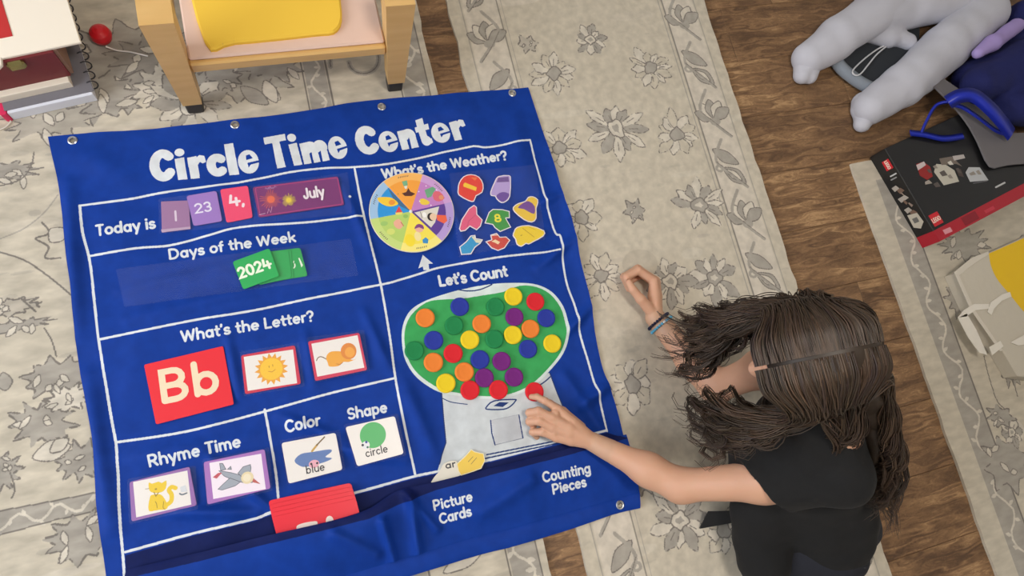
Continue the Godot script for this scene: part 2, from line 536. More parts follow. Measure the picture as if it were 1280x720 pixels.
func _ready() -> void:
	setup_view()
	make_font()
	rng.seed = 7
	build_room()
	build_rugs()
	build_chart()
	build_stool()
	build_red_box_stack()
	build_clothes()
	build_toy_box()
	build_navy_bag()
	build_paper_bag()
	build_cards()
	build_wheel()
	build_cutouts()
	build_chips()
	build_person()

func setup_view() -> void:
	var cam := Camera3D.new()
	cam.name = "camera"
	cam.position = Vector3(0, 1.6, 0)
	cam.rotation_degrees = Vector3(-71.5905, -53.3638, 41.0600)
	cam.fov = 45.908
	cam.near = 0.02
	add_child(cam)
	var env := Environment.new()
	env.background_mode = Environment.BG_SKY
	var sky := Sky.new()
	var sm := ProceduralSkyMaterial.new()
	sm.sky_top_color = Color(0.55, 0.68, 0.9); sm.sky_horizon_color = Color(0.82, 0.88, 0.95)
	sm.ground_bottom_color = Color(0.35, 0.34, 0.32); sm.ground_horizon_color = Color(0.7, 0.7, 0.68)
	sky.sky_material = sm
	env.sky = sky
	env.tonemap_mode = Environment.TONE_MAPPER_LINEAR
	env.tonemap_exposure = 1.0
	env.sdfgi_enabled = true; env.ssao_enabled = true; env.ssil_enabled = true
	var we := WorldEnvironment.new()
	we.name = "environment"; we.environment = env
	add_child(we)
	# daylight through the window in the left wall
	var win := AreaLight3D.new()
	win.name = "window_light"
	win.area_size = Vector2(2.2, 1.3); win.light_color = Color(0.97, 0.985, 1.0); win.light_energy = 7.6
	win.shadow_enabled = true; win.area_range = 12.0
	add_child(win)
	win.look_at_from_position(Vector3(-2.5, 1.55, -0.3), Vector3(-1.5, 1.55, -0.3), Vector3.UP)

# ---------------------------------------------------------------- room
func build_room() -> void:
	var x0 := -2.6; var x1 := 3.4; var z0 := -3.2; var z1 := 2.8; var top := 2.6; var fl := -0.008
	var paint := bumpy(mat(rgb(224, 223, 220), 0.9), bump_tex(0.05, 2.0, 3), 3.0, 0.2)
	var sub := box(Vector3(x0 - 0.1, fl - 0.12, z0 - 0.1), Vector3(x1 + 0.1, fl - 0.014, z1 + 0.1))
	var floor_node := struct("floor", sub, mat(rgb(60, 42, 30), 0.9))
	# planks: rows run along x, a few shared lengths and tones
	var mats := []
	for k in 4: mats.append(wood_floor_material(k))
	var widths := 0.178
	var meshes := {}
	var row := 0
	var r2 := RandomNumberGenerator.new(); r2.seed = 41
	var z := z0 + 0.0
	var start := -0.506
	z = start - widths * ceil((start - z0) / widths)
	while z < z1:
		var x := x0 - r2.randf_range(0.0, 1.1)
		while x < x1:
			var ln: float = [1.2, 1.5, 1.8][r2.randi() % 3]
			var a := maxf(x, x0); var b := minf(x + ln, x1)
			if b - a > 0.05:
				var key := "%.2f" % (b - a)
				if not meshes.has(key):
					var m := MB.new()
					m.cbox(Vector3.ZERO, Vector3(b - a - 0.0007, 0.014, widths - 0.0007), 0.0009)
					meshes[key] = m.mesh()
				var o := MeshInstance3D.new()
				o.name = "plank"; o.mesh = meshes[key]; o.material_override = mats[r2.randi() % 4]
				floor_node.add_child(o, true)
				o.position = Vector3((a + b) * 0.5, fl - 0.007 - r2.randf() * 0.0005, z + widths * 0.5)
			x += ln
		z += widths
		row += 1
	struct("ceiling", box(Vector3(x0 - 0.1, top, z0 - 0.1), Vector3(x1 + 0.1, top + 0.12, z1 + 0.1)), mat(rgb(236, 234, 228), 0.95))
	struct("wall_right", box(Vector3(x1, fl - 0.1, z0 - 0.1), Vector3(x1 + 0.12, top, z1 + 0.1)), paint)
	struct("wall_back", box(Vector3(x0, fl - 0.1, z0 - 0.12), Vector3(x1, top, z0)), paint)
	struct("wall_front", box(Vector3(x0, fl - 0.1, z1), Vector3(x1, top, z1 + 0.12)), paint)
	# left wall with a window opening
	var wl := MB.new()
	var wz0 := -1.45; var wz1 := 0.85; var wy0 := 0.85; var wy1 := 2.25
	for q in [[fl - 0.1, wy0, z0, z1], [wy1, top, z0, z1], [wy0, wy1, z0, wz0], [wy0, wy1, wz1, z1]]:
		wl.cbox(Vector3(x0 - 0.06, (q[0] + q[1]) * 0.5, (q[2] + q[3]) * 0.5), Vector3(0.12, q[1] - q[0], q[3] - q[2]), 0.001)
	struct("wall_left", wl, paint)
	var fr := MB.new()
	var wmat := mat(rgb(240, 240, 238), 0.5)
	for q in [[wy0, wy0 + 0.05, wz0, wz1], [wy1 - 0.05, wy1, wz0, wz1], [wy0, wy1, wz0, wz0 + 0.05], [wy0, wy1, wz1 - 0.05, wz1], [wy0, wy1, -0.325, -0.275]]:
		fr.cbox(Vector3(x0 - 0.07, (q[0] + q[1]) * 0.5, (q[2] + q[3]) * 0.5), Vector3(0.05, q[1] - q[0], q[3] - q[2]), 0.003)
	var wn := struct("window_1", fr, wmat)
	var gl := mat(Color(0.9, 0.95, 1.0, 0.06), 0.02)
	gl.transparency = BaseMaterial3D.TRANSPARENCY_ALPHA
	for q in [[wz0 + 0.05, -0.325], [-0.275, wz1 - 0.05]]:
		part(wn, "pane", box(Vector3(x0 - 0.074, wy0 + 0.05, q[0]), Vector3(x0 - 0.068, wy1 - 0.05, q[1])), gl)
	var bb := mat(rgb(238, 236, 230), 0.6)
	struct("baseboard_right", box(Vector3(x1 - 0.014, fl, z0), Vector3(x1, 0.1, z1)), bb)
	struct("baseboard_back", box(Vector3(x0, fl, z0), Vector3(x1 - 0.014, 0.1, z0 + 0.014)), bb)
	struct("baseboard_front", box(Vector3(x0, fl, z1 - 0.014), Vector3(x1 - 0.014, 0.1, z1)), bb)
	struct("baseboard_left", box(Vector3(x0, fl, z0 + 0.014), Vector3(x0 + 0.014, 0.1, z1 - 0.014)), bb)
	# ceiling lamp, behind and above the camera
	var lp := thing("ceiling_lamp", "round white flush ceiling lamp with a glowing diffuser", "lamp", Vector3(0.55, 2.6, 0.0))
	var rim := MB.new(); rim.lathe(Vector3(0.55, 2.6, 0.0), pts([0.24, 0, 0.24, -0.05, 0.225, -0.055, 0.215, -0.05, 0.215, 0]), 40)
	part(lp, "rim", rim, mat(rgb(225, 225, 222), 0.4))
	var df := MB.new(); df.lathe(Vector3(0.55, 2.6, 0.0), pts([0.215, -0.03, 0.19, -0.055, 0.12, -0.07, 0.0, -0.075]), 40)
	var em := mat(rgb(245, 240, 230), 0.5)
	em.emission_enabled = true; em.emission = Color(1.0, 0.92, 0.8); em.emission_energy_multiplier = 1.5
	part(lp, "diffuser", df, em)
	var al := AreaLight3D.new()
	al.name = "lamp_light"; al.area_size = Vector2(0.4, 0.4); al.light_color = Color(1.0, 0.965, 0.92); al.light_energy = 2.3
	al.shadow_enabled = true; al.area_range = 12.0
	lp.add_child(al)
	al.position = Vector3(0, -0.085, 0); al.rotation_degrees = Vector3(-90, 0, 0)

func wood_floor_material(k: int) -> StandardMaterial3D:
	var w := 512; var h := 512
	var n1 := FastNoiseLite.new(); n1.seed = 11 + k; n1.frequency = 0.01; n1.fractal_octaves = 4
	var n2 := FastNoiseLite.new(); n2.seed = 31 + k; n2.frequency = 0.03; n2.fractal_octaves = 3
	var n3 := FastNoiseLite.new(); n3.seed = 71 + k; n3.frequency = 0.02; n3.fractal_octaves = 2
	var img := Image.create(w, h, false, Image.FORMAT_RGB8)
	var g := Gradient.new()
	g.set_color(0, rgb(88, 64, 44)); g.set_color(1, rgb(184, 147, 106))
	g.add_point(0.3, rgb(110, 82, 57)); g.add_point(0.52, rgb(130, 98, 68)); g.add_point(0.75, rgb(148, 114, 80))
	for y in h:
		for x in w:
			# grain runs along x, bent by a slow warp, wrapped at the borders by mirroring
			var mx := absf(x - w * 0.5) * 2.0; var my := absf(y - h * 0.5) * 2.0
			var warp := n3.get_noise_2d(mx * 0.5, my * 1.4) * 26.0
			var a := n1.get_noise_2d(mx * 0.55, (my + warp) * 5.0)
			var b := n2.get_noise_2d(mx * 0.6, (my + warp * 2.0) * 7.0)
			var c := n3.get_noise_2d(mx * 0.25 + 300.0, my * 0.5)
			img.set_pixel(x, y, g.sample(clampf(0.5 + a * 0.6 + b * 0.3 + c * 0.25 + (k - 1.5) * 0.035, 0, 1)))
	var m := mat(Color.WHITE, 0.62)
	m.albedo_texture = ImageTexture.create_from_image(img)
	m.uv1_triplanar = true; m.uv1_world_triplanar = true
	m.uv1_scale = Vector3(0.62, 1.0, 1.15); m.uv1_offset = Vector3(0.37 * k, 0, 0.21 * k)
	return m

# ---------------------------------------------------------------- rugs
func flower(p: Pen, c: Vector2, r: float, turn: float, petals: int, style: int, sd: int, squash := 1.0) -> void:
	var q := RandomNumberGenerator.new(); q.seed = sd
	var fills: Array = [[PALE, CREAM], [GREY, PALE], [PALE, GREY]][style % 3]
	for i in petals:
		if q.randf() < 0.08: continue
		var a := turn + TAU * (i + q.randf_range(-0.16, 0.16)) / petals
		var ln := r * q.randf_range(0.75, 1.18)
		var wd := r * q.randf_range(0.2, 0.34) * 8.0 / petals
		var out := PackedVector2Array()
		for e in [[0.26, 0.4], [0.5, 0.85], [0.7, 1.0], [0.82, 0.75], [1.0, 0.1], [0.84, -0.55], [0.72, -1.0], [0.5, -0.9], [0.26, -0.4]]:
			var pt := Vector2(ln * e[0], wd * e[1] * q.randf_range(0.8, 1.2)).rotated(a)
			out.append(c + Vector2(pt.x, pt.y * squash))
		p.poly(closed_smooth(out, 3), fills[i % 2])
		# worn outline: some stretches missing
		var ol := closed_smooth(out, 3)
		for s in ol.size() - 1:
			if q.randf() < 0.84: p.capsule(ol[s], ol[s + 1], q.randf_range(0.0016, 0.0036), LINE if q.randf() < 0.65 else GREY, 2)
		if q.randf() < 0.6: p.capsule(c + Vector2(ln * 0.4, 0).rotated(a) * Vector2(1, squash), c + Vector2(ln * 0.66, 0).rotated(a) * Vector2(1, squash), 0.002, LINE, 2)
	var ce := PackedVector2Array()
	for k in 14: ce.append(c + Vector2(cos(TAU * k / 14), sin(TAU * k / 14) * squash) * r * 0.3 * q.randf_range(0.75, 1.2))
	ce = closed_smooth(ce, 2)
	p.poly(ce, GREY if style != 1 else PALE)
	p.line(ce, 0.003, LINE, true)
	p.poly(inset(ce, r * 0.14), PALE if style == 2 else GREY)
func leaf(p: Pen, a: Vector2, b: Vector2, wd: float, fill: Color, ol := 0.0024) -> void:
	var d := b - a; var s := d.orthogonal().normalized() * wd
	var o := closed_smooth(PackedVector2Array([a, a + d * 0.3 + s * 0.8, a + d * 0.6 + s, b, a + d * 0.62 - s * 0.8, a + d * 0.3 - s * 0.7]), 4)
	p.poly(o, fill)
	if ol > 0.0: p.line(o, ol, LINE, true)
# jagged grey damask patch, worn through in places
func patch(p: Pen, c: Vector2, rx: float, ry: float, sd: int, col: Color, turn := 0.0, lobes := 11) -> void:
	var q := RandomNumberGenerator.new(); q.seed = sd
	var o := PackedVector2Array()
	for k in lobes * 2:
		var a := TAU * k / (lobes * 2)
		var m := q.randf_range(0.9, 1.15) if k % 2 == 0 else q.randf_range(0.55, 0.78)
		o.append(c + Vector2(cos(a) * rx * m, sin(a) * ry * m).rotated(turn))
	var so := closed_smooth(o, 3)
	p.poly(so, col)
	for s in so.size():
		if q.randf() < 0.7: p.capsule(so[s], so[(s + 1) % so.size()], q.randf_range(0.002, 0.0045), LINE, 2)
	for k in 4:
		var cc := c + Vector2(q.randf_range(-0.5, 0.5) * rx, q.randf_range(-0.5, 0.5) * ry).rotated(turn)
		leaf(p, cc, cc + Vector2(rx * q.randf_range(0.25, 0.5), 0).rotated(q.randf() * TAU), rx * 0.1, PALE, 0.002)
func vine(p: Pen, a: Vector2, b: Vector2, amp: float, period: float, sd: int, col: Color, wdt := 0.006) -> void:
	var q := RandomNumberGenerator.new(); q.seed = sd
	var ln := a.distance_to(b); var d := (b - a) / ln; var s := d.orthogonal()
	var path := PackedVector2Array()
	var m := int(ln / 0.012)
	for i in m + 1:
		var t := ln * i / m
		path.append(a + d * t + s * (sin(t / period * TAU) * amp + q.randf_range(-0.1, 0.1) * amp))
	p.line(path, wdt, col)
	for i in range(2, m, maxi(2, int(period * 0.28 / 0.012))):
		var side := 1.0 if (i / 2) % 2 == 0 else -1.0
		leaf(p, path[i], path[i] + (s * side + d * q.randf_range(-0.6, 0.6)).normalized() * amp * 1.1, amp * 0.3, col, 0.0)

func rug(called: String, label: String, rc: Rect2, p: Pen, sd: int) -> void:
	var t := 0.0078
	var m := MB.new()
	m.uvo = rc.position; m.uvs = Vector2.ONE / rc.size
	var nz := FastNoiseLite.new(); nz.seed = sd; nz.frequency = 3.0
	var nx := int(rc.size.x / 0.03); var ny := int(rc.size.y / 0.03)
	var at := func(u: float, w: float, y: float) -> Vector3:
		var q := rc.position + rc.size * Vector2(u, w)
		var edge := minf(minf(u, 1 - u) * rc.size.x, minf(w, 1 - w) * rc.size.y)
		if edge < 0.02: q += Vector2(nz.get_noise_2d(q.x * 4.0, q.y * 4.0), nz.get_noise_2d(q.x * 4.0 + 50, q.y * 4.0)) * 0.006
		return Vector3(q.x, y, q.y)
	var first := m.v.size()
	for j in ny + 1:
		for i in nx + 1: m.vert(at.call(float(i) / nx, float(j) / ny, -0.0002), Vector3.UP)
	for j in ny:
		for i in nx:
			var a := first + j * (nx + 1) + i
			m.face(a, a + 1, a + nx + 2); m.face(a, a + nx + 2, a + nx + 1)
	var rim := []
	for i in nx: rim.append([float(i) / nx, 0.0])
	for j in ny: rim.append([1.0, float(j) / ny])
	for i in nx: rim.append([1.0 - float(i) / nx, 1.0])
	for j in ny: rim.append([0.0, 1.0 - float(j) / ny])
	for k in rim.size():
		var e: Array = rim[k]; var g: Array = rim[(k + 1) % rim.size()]
		var a: Vector3 = at.call(e[0], e[1], -0.0002); var b: Vector3 = at.call(g[0], g[1], -0.0002)
		var nn := Vector3(-(b - a).z, 0, (b - a).x).normalized()
		var cen := Vector3(rc.get_center().x, 0, rc.get_center().y)
		if nn.dot(a - cen) < 0: nn = -nn
		var lo := Vector3(0, -t + 0.0002, 0) + nn * 0.001
		m.quad(a, b, b + lo, a + lo, nn)
	var mt := mat(Color.WHITE, 0.95)
	mt.albedo_texture = ImageTexture.create_from_image(p.img)
	mt.detail_enabled = true; mt.detail_blend_mode = BaseMaterial3D.BLEND_MODE_MUL
	mt.detail_albedo = noise_tex(512, 2048, 0.045, 0.8 if sd == 2 else 0.87, 1.0, sd, 5)
	mt.rim_enabled = true; mt.rim = 0.2
	var o := part(self, called, m, mt)
	tag(o, label, "rug")

func build_rugs() -> void:
	var ppm := 630.0
	# --- left area rug, with grey damask motifs
	var ra := Rect2(-1.5, -2.1, 1.857, 3.1)
	var p := pen_image(int(ra.size.x * ppm), int(ra.size.y * ppm), ra.position, ppm, CREAM)
	var q := RandomNumberGenerator.new(); q.seed = 5
	# soft worn patches of the field
	for k in 90: p.disc(ra.position + ra.size * Vector2(q.randf(), q.randf()), q.randf_range(0.02, 0.09), q.randf_range(0.006, 0.02), CREAM.lerp(PALE, q.randf_range(0.2, 0.6)))
	for k in 700: p.disc(ra.position + ra.size * Vector2(q.randf(), q.randf()), q.randf_range(0.004, 0.03), q.randf_range(0.002, 0.008), CREAM.lerp(GREY, q.randf_range(0.05, 0.4)), 0.0, 9)
	# border along the right edge and inner guard stripes
	p.poly(pts([0.27, -2.1, 0.335, -2.1, 0.335, 1, 0.27, 1]), GREY)
	vine(p, Vector2(0.302, -2.1), Vector2(0.302, 1), 0.02, 0.12, 3, PALE)
	p.poly(pts([0.035, -2.1, 0.085, -2.1, 0.085, 1, 0.035, 1]), GREY)
	vine(p, Vector2(0.06, -2.1), Vector2(0.06, 1), 0.014, 0.1, 4, PALE, 0.005)
	p.line(pts([0.03, -2.1, 0.03, 1]), 0.004, LINE); p.line(pts([0.09, -2.1, 0.09, 1]), 0.004, LINE); p.line(pts([0.265, -2.1, 0.265, 1]), 0.003, LINE); p.line(pts([0.336, -2.1, 0.336, 1]), 0.003, LINE)
	# scrolls between the stripes
	for k in 9:
		var z := -2.0 + k * 0.34
		var sp := PackedVector2Array()
		for i in 16: sp.append(Vector2(0.175, z) + Vector2(0.075 - i * 0.0032, 0).rotated(i * 0.42 + k))
		p.line(smooth(sp, 3), 0.012, GREY); p.line(smooth(sp, 3), 0.003, LINE)
		leaf(p, Vector2(0.12, z + 0.17), Vector2(0.235, z + 0.13), 0.022, GREY); leaf(p, Vector2(0.235, z + 0.2), Vector2(0.12, z + 0.24), 0.02, PALE)
	# lower border band seen left of the chart
	p.poly(pts([-0.7881, -0.0657, -0.7054, -0.0703, -0.6064, -0.0652, -0.5111, -0.0618, -0.4928, -0.0246, -0.6098, -0.0295, -0.709, -0.0246, -0.7916, -0.0133]), GREY)
	vine(p, Vector2(-0.7625, -0.0435), Vector2(-0.5129, -0.046), 0.012, 0.07, 8, PALE, 0.005)
	p.line(pts([-0.7916, -0.0133, -0.709, -0.0246, -0.61, -0.028, -0.5077, -0.0252]), 0.003, LINE); p.line(pts([-0.7881, -0.0657, -0.7054, -0.0703, -0.6064, -0.0652, -0.5111, -0.0618]), 0.003, LINE)
	patch(p, Vector2(-0.5712, 0.0186), 0.07, 0.05, 19, GREY)
	# damask motifs
	patch(p, Vector2(-0.5795, -0.3159), 0.07, 0.045, 21, GREY); patch(p, Vector2(-0.6176, -0.2263), 0.065, 0.05, 22, GREY, 0.3); patch(p, Vector2(-0.5648, -0.2664), 0.05, 0.028, 27, PALE)
	patch(p, Vector2(-0.5557, -0.1336), 0.05, 0.04, 23, GREY); leaf(p, Vector2(-0.6411, -0.1595), Vector2(-0.57, -0.1685), 0.022, PALE); leaf(p, Vector2(-0.6088, -0.163), Vector2(-0.573, -0.1825), 0.014, PALE)
	leaf(p, Vector2(-0.6923, -0.3238), Vector2(-0.6631, -0.3258), 0.02, GREY); patch(p, Vector2(-0.6994, -0.1448), 0.04, 0.04, 24, GREY)
	p.line(smooth(pts([-0.6828, -0.1407, -0.6771, -0.1073, -0.6841, -0.09]), 5), 0.003, LINE); p.line(smooth(pts([-0.595, -0.4237, -0.5841, -0.3951, -0.5784, -0.3589]), 5), 0.003, LINE)
	patch(p, Vector2(-0.6433, -0.4388), 0.07, 0.014, 25, GREY)
	p.line(smooth(pts([-0.6624, -0.6071, -0.619, -0.581, -0.5769, -0.5368, -0.5383, -0.4876]), 6), 0.0035, LINE); p.line(smooth(pts([-0.66, -0.6378, -0.6127, -0.6538, -0.571, -0.6844, -0.5406, -0.7215]), 6), 0.003, GREY)
	p.line(smooth(pts([-0.5779, -0.661, -0.5671, -0.6423, -0.5712, -0.6317, -0.5935, -0.6263, -0.5707, -0.6037, -0.5792, -0.5793, -0.5501, -0.5741]), 5), 0.004, LINE); leaf(p, Vector2(-0.5666, -0.6141), Vector2(-0.5358, -0.6407), 0.02, PALE)
	patch(p, Vector2(-0.64, -0.7907), 0.07, 0.025, 26, GREY); p.line(smooth(pts([-0.6502, -0.7597, -0.6106, -0.7689, -0.5878, -0.7964, -0.5784, -0.8301]), 5), 0.003, LINE); patch(p, Vector2(-0.6501, -0.4825), 0.06, 0.02, 28, CREAM.lerp(GREY, 0.5)); p.line(pts([-0.6323, -0.4968, -0.6215, -0.4822, -0.6081, -0.4636]), 0.004, LINE)
	# top medallion around the stool
	patch(p, Vector2(-0.3528, -1.0269), 0.17, 0.13, 31, GREY); patch(p, Vector2(-0.3068, -1.0434), 0.1, 0.06, 39, GREY.darkened(0.06)); patch(p, Vector2(-0.4385, -0.9526), 0.1, 0.07, 32, GREY); patch(p, Vector2(-0.5427, -0.9047), 0.1, 0.05, 37, CREAM.lerp(GREY, 0.6))
	patch(p, Vector2(-0.2911, -0.9558), 0.07, 0.06, 33, PALE); patch(p, Vector2(-0.1167, -0.9677), 0.13, 0.075, 34, CREAM.lerp(GREY, 0.8)); patch(p, Vector2(-0.1623, -0.9729), 0.05, 0.045, 35, GREY)
	flower(p, Vector2(-0.2382, -0.911), 0.1, 0.3, 13, 1, 36)
	patch(p, Vector2(-0.0459, -0.9974), 0.09, 0.06, 38, GREY); leaf(p, Vector2(-0.0638, -0.8848), Vector2(-0.1209, -0.9397), 0.02, GREY); leaf(p, Vector2(-0.0445, -0.8868), Vector2(-0.0628, -0.9504), 0.018, PALE)
	for k in 34:
		var c := ra.position + ra.size * Vector2(q.randf_range(0.02, 0.75), q.randf())
		if c.y > -1.12 and c.y < 0.25 and c.x > -0.75: continue
		if k % 2 == 0: flower(p, c, q.randf_range(0.06, 0.1), q.randf() * TAU, 10, k, 100 + k)
		else: patch(p, c, q.randf_range(0.05, 0.12), q.randf_range(0.04, 0.08), 200 + k, GREY)
	rug("area_rug", "large cream area rug with grey damask pattern under the wooden stool", ra, p, 2)
	# --- runner in the middle
	var rb := Rect2(0.44, -2.0, 0.772, 3.2)
	p = pen_image(int(rb.size.x * ppm), int(rb.size.y * ppm), rb.position, ppm, CREAM)
	for k in 60: p.disc(rb.position + rb.size * Vector2(q.randf(), q.randf()), q.randf_range(0.02, 0.09), q.randf_range(0.006, 0.02), CREAM.lerp(PALE, q.randf_range(0.2, 0.6)))
	for k in 350: p.disc(rb.position + rb.size * Vector2(q.randf(), q.randf()), q.randf_range(0.004, 0.03), q.randf_range(0.002, 0.007), CREAM.lerp(GREY, q.randf_range(0.05, 0.28)), 0.0, 9)
	for sx in [0.0, 1.0]:
		var e0: float = lerpf(0.44, 1.212, sx); var sg: float = 1.0 - 2.0 * sx
		p.poly(PackedVector2Array([Vector2(e0 + sg * 0.04, -2.3), Vector2(e0 + sg * 0.135, -2.3), Vector2(e0 + sg * 0.135, 1.4), Vector2(e0 + sg * 0.04, 1.4)]), CREAM.lerp(PALE, 0.75))
		p.line(PackedVector2Array([Vector2(e0 + sg * 0.035, -2.3), Vector2(e0 + sg * 0.035, 1.4)]), 0.003, GREY)
		p.line(PackedVector2Array([Vector2(e0 + sg * 0.138, -2.3), Vector2(e0 + sg * 0.138, 1.4)]), 0.0045, LINE.lerp(GREY, 0.4))
		p.line(PackedVector2Array([Vector2(e0 + sg * 0.15, -2.3), Vector2(e0 + sg * 0.15, 1.4)]), 0.0025, GREY)
		for k in 24:
			var z := -2.25 + k * 0.155
			var cx: float = e0 + sg * 0.088
			var b0 := Vector2(cx - 0.035 * sg, z + 0.07)
			if k % 2 == 0:
				for a in 5: leaf(p, Vector2(cx, z + 0.012), Vector2(cx, z + 0.012) + Vector2(0, -0.062).rotated((a - 2) * 0.55), 0.019, GREY if a % 2 == 0 else PALE)
				p.disc(Vector2(cx, z + 0.02), 0.016, 0.012, GREY)
			else:
				leaf(p, Vector2(cx - 0.03 * sg, z), Vector2(cx + 0.036 * sg, z - 0.055), 0.019, GREY); leaf(p, Vector2(cx + 0.02 * sg, z + 0.005), Vector2(cx - 0.034 * sg, z + 0.06), 0.022, GREY); leaf(p, Vector2(cx + 0.016 * sg, z + 0.01), Vector2(cx - 0.024 * sg, z + 0.05), 0.012, PALE)
				p.disc(Vector2(cx + 0.032 * sg, z + 0.004), 0.014, 0.012, GREY); p.disc(Vector2(cx + 0.032 * sg, z + 0.004), 0.006, 0.005, PALE)
			p.line(smooth(PackedVector2Array([b0, Vector2(cx, z + 0.03), Vector2(cx + 0.036 * sg, z - 0.02), Vector2(cx, z - 0.08)]), 5), 0.009, GREY); p.line(smooth(PackedVector2Array([b0 + Vector2(0.004, 0), Vector2(cx + 0.004, z + 0.03), Vector2(cx + 0.036 * sg, z - 0.016)]), 5), 0.0018, LINE)
	flower(p, Vector2(0.6856, -0.8826), 0.068, 0.4, 11, 0, 51, 0.95); flower(p, Vector2(0.9754, -0.8672), 0.07, 1.1, 12, 0, 52, 0.9); flower(p, Vector2(0.8198, -0.9727), 0.05, 0.0, 10, 1, 53)
	flower(p, Vector2(0.8198, -0.6987), 0.085, 0.2, 12, 1, 54); flower(p, Vector2(0.994, -0.6581), 0.072, 0.8, 11, 0, 55); flower(p, Vector2(0.6471, -0.6659), 0.07, 0.5, 10, 0, 56, 0.9)
	flower(p, Vector2(0.9965, -0.447), 0.085, 0.1, 13, 2, 57, 0.9); patch(p, Vector2(0.8071, -0.4595), 0.032, 0.035, 58, GREY, 0.0, 6); flower(p, Vector2(0.6526, -0.467), 0.062, 0.9, 8, 0, 59)
	flower(p, Vector2(0.9762, -0.242), 0.075, 0.3, 12, 2, 60); flower(p, Vector2(0.666, -0.3045), 0.06, 0.3, 9, 0, 61); flower(p, Vector2(0.8486, -0.2549), 0.07, 0.7, 11, 1, 62)
	flower(p, Vector2(0.6688, -0.0214), 0.062, 0.2, 8, 0, 63, 1.25); patch(p, Vector2(0.6237, 0.2044), 0.05, 0.04, 64, GREY); flower(p, Vector2(0.6963, 0.3182), 0.075, 0.1, 11, 1, 65); flower(p, Vector2(0.8009, 0.3686), 0.06, 0.4, 9, 0, 67)
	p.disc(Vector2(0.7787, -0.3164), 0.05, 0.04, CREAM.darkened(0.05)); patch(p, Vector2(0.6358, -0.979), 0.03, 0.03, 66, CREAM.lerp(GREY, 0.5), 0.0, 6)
	for k in 26:
		var c := Vector2(q.randf_range(0.62, 1.03), q.randf_range(-2.2, 1.35))
		if c.y > -1.12 and c.y < 0.42: continue
		flower(p, c, q.randf_range(0.055, 0.08), q.randf() * TAU, 9 + k % 4, k, 300 + k)
	rug("runner_rug", "cream runner rug with grey outlined flowers beside the blue chart", rb, p, 6)
	# --- right rug
	var rcx := Rect2(1.516, -0.492, 1.6, 2.6)
	p = pen_image(int(rcx.size.x * ppm), int(rcx.size.y * ppm), rcx.position, ppm, CREAM)
	p.poly(pts([1.585, -0.43, 1.655, -0.43, 1.655, 2.05, 1.585, 2.05]), GREY)
	p.poly(pts([1.585, -0.43, 3.05, -0.43, 3.05, -0.36, 1.585, -0.36]), GREY)
	vine(p, Vector2(1.62, -0.4), Vector2(1.62, 2.05), 0.018, 0.13, 9, PALE, 0.006)
	vine(p, Vector2(1.62, -0.395), Vector2(3.05, -0.395), 0.018, 0.13, 10, PALE, 0.006)
	p.line(pts([1.658, -0.36, 1.658, 2.05]), 0.004, LINE); p.line(pts([1.583, -0.43, 1.583, 2.05]), 0.0025, GREY)
	patch(p, Vector2(1.6715, 0.4204), 0.085, 0.08, 71, GREY, 0.0, 8); p.disc(Vector2(1.7358, 0.3474), 0.035, 0.03, PALE); flower(p, Vector2(1.726, 0.3496), 0.045, 0.0, 8, 1, 72)
	patch(p, Vector2(1.7064, 0.3001), 0.05, 0.035, 75, GREY, 0.4, 7); patch(p, Vector2(1.7981, 0.1831), 0.04, 0.06, 73, GREY); patch(p, Vector2(1.7171, -0.0353), 0.05, 0.06, 74, GREY); patch(p, Vector2(1.8035, -0.1915), 0.1, 0.05, 76, CREAM.lerp(GREY, 0.8))
	p.line(smooth(pts([1.7274, 0.1328, 1.7186, 0.1889, 1.7154, 0.2569, 1.7292, 0.2828]), 5), 0.003, LINE); p.line(smooth(pts([1.7814, 0.1561, 1.7933, 0.2053, 1.7893, 0.2622]), 5), 0.003, LINE)
	for k in 16:
		var c := Vector2(q.randf_range(1.85, 3.0), q.randf_range(-0.2, 2.0))
		flower(p, c, q.randf_range(0.06, 0.1), q.randf() * TAU, 10, k, 400 + k)
	rug("border_rug", "cream rug with a grey vine border under the yellow paper bag", rcx, p, 12)

# ---------------------------------------------------------------- blue pocket chart
var ridges := []
var cloth_noise := FastNoiseLite.new()
func cloth_y(p: Vector2) -> float:
	var y := 0.0042 + cloth_noise.get_noise_2d(p.x, p.y) * 0.0048
	for r in ridges:
		var a: Vector2 = r[0]; var b: Vector2 = r[1]
		var ab := b - a
		var t := clampf((p - a).dot(ab) / ab.length_squared(), 0, 1)
		var d := (p - a - ab * t).length() / (r[2] as float)
		if d < 2.5: y += (r[3] as float) * exp(-d * d) * (0.35 + 0.65 * sin(PI * clampf(t, 0.02, 0.98)))
	return maxf(y, 0.0012)
func coons(t: PackedVector2Array, b: PackedVector2Array, l: PackedVector2Array, r: PackedVector2Array, i: int, j: int) -> Vector2:
	var u := float(i) / (t.size() - 1); var v := float(j) / (l.size() - 1)
	var m := t[0] * (1 - u) * (1 - v) + t[t.size() - 1] * u * (1 - v) + b[0] * (1 - u) * v + b[b.size() - 1] * u * v
	return t[i] * (1 - v) + b[i] * v + l[j] * (1 - u) + r[j] * u - m
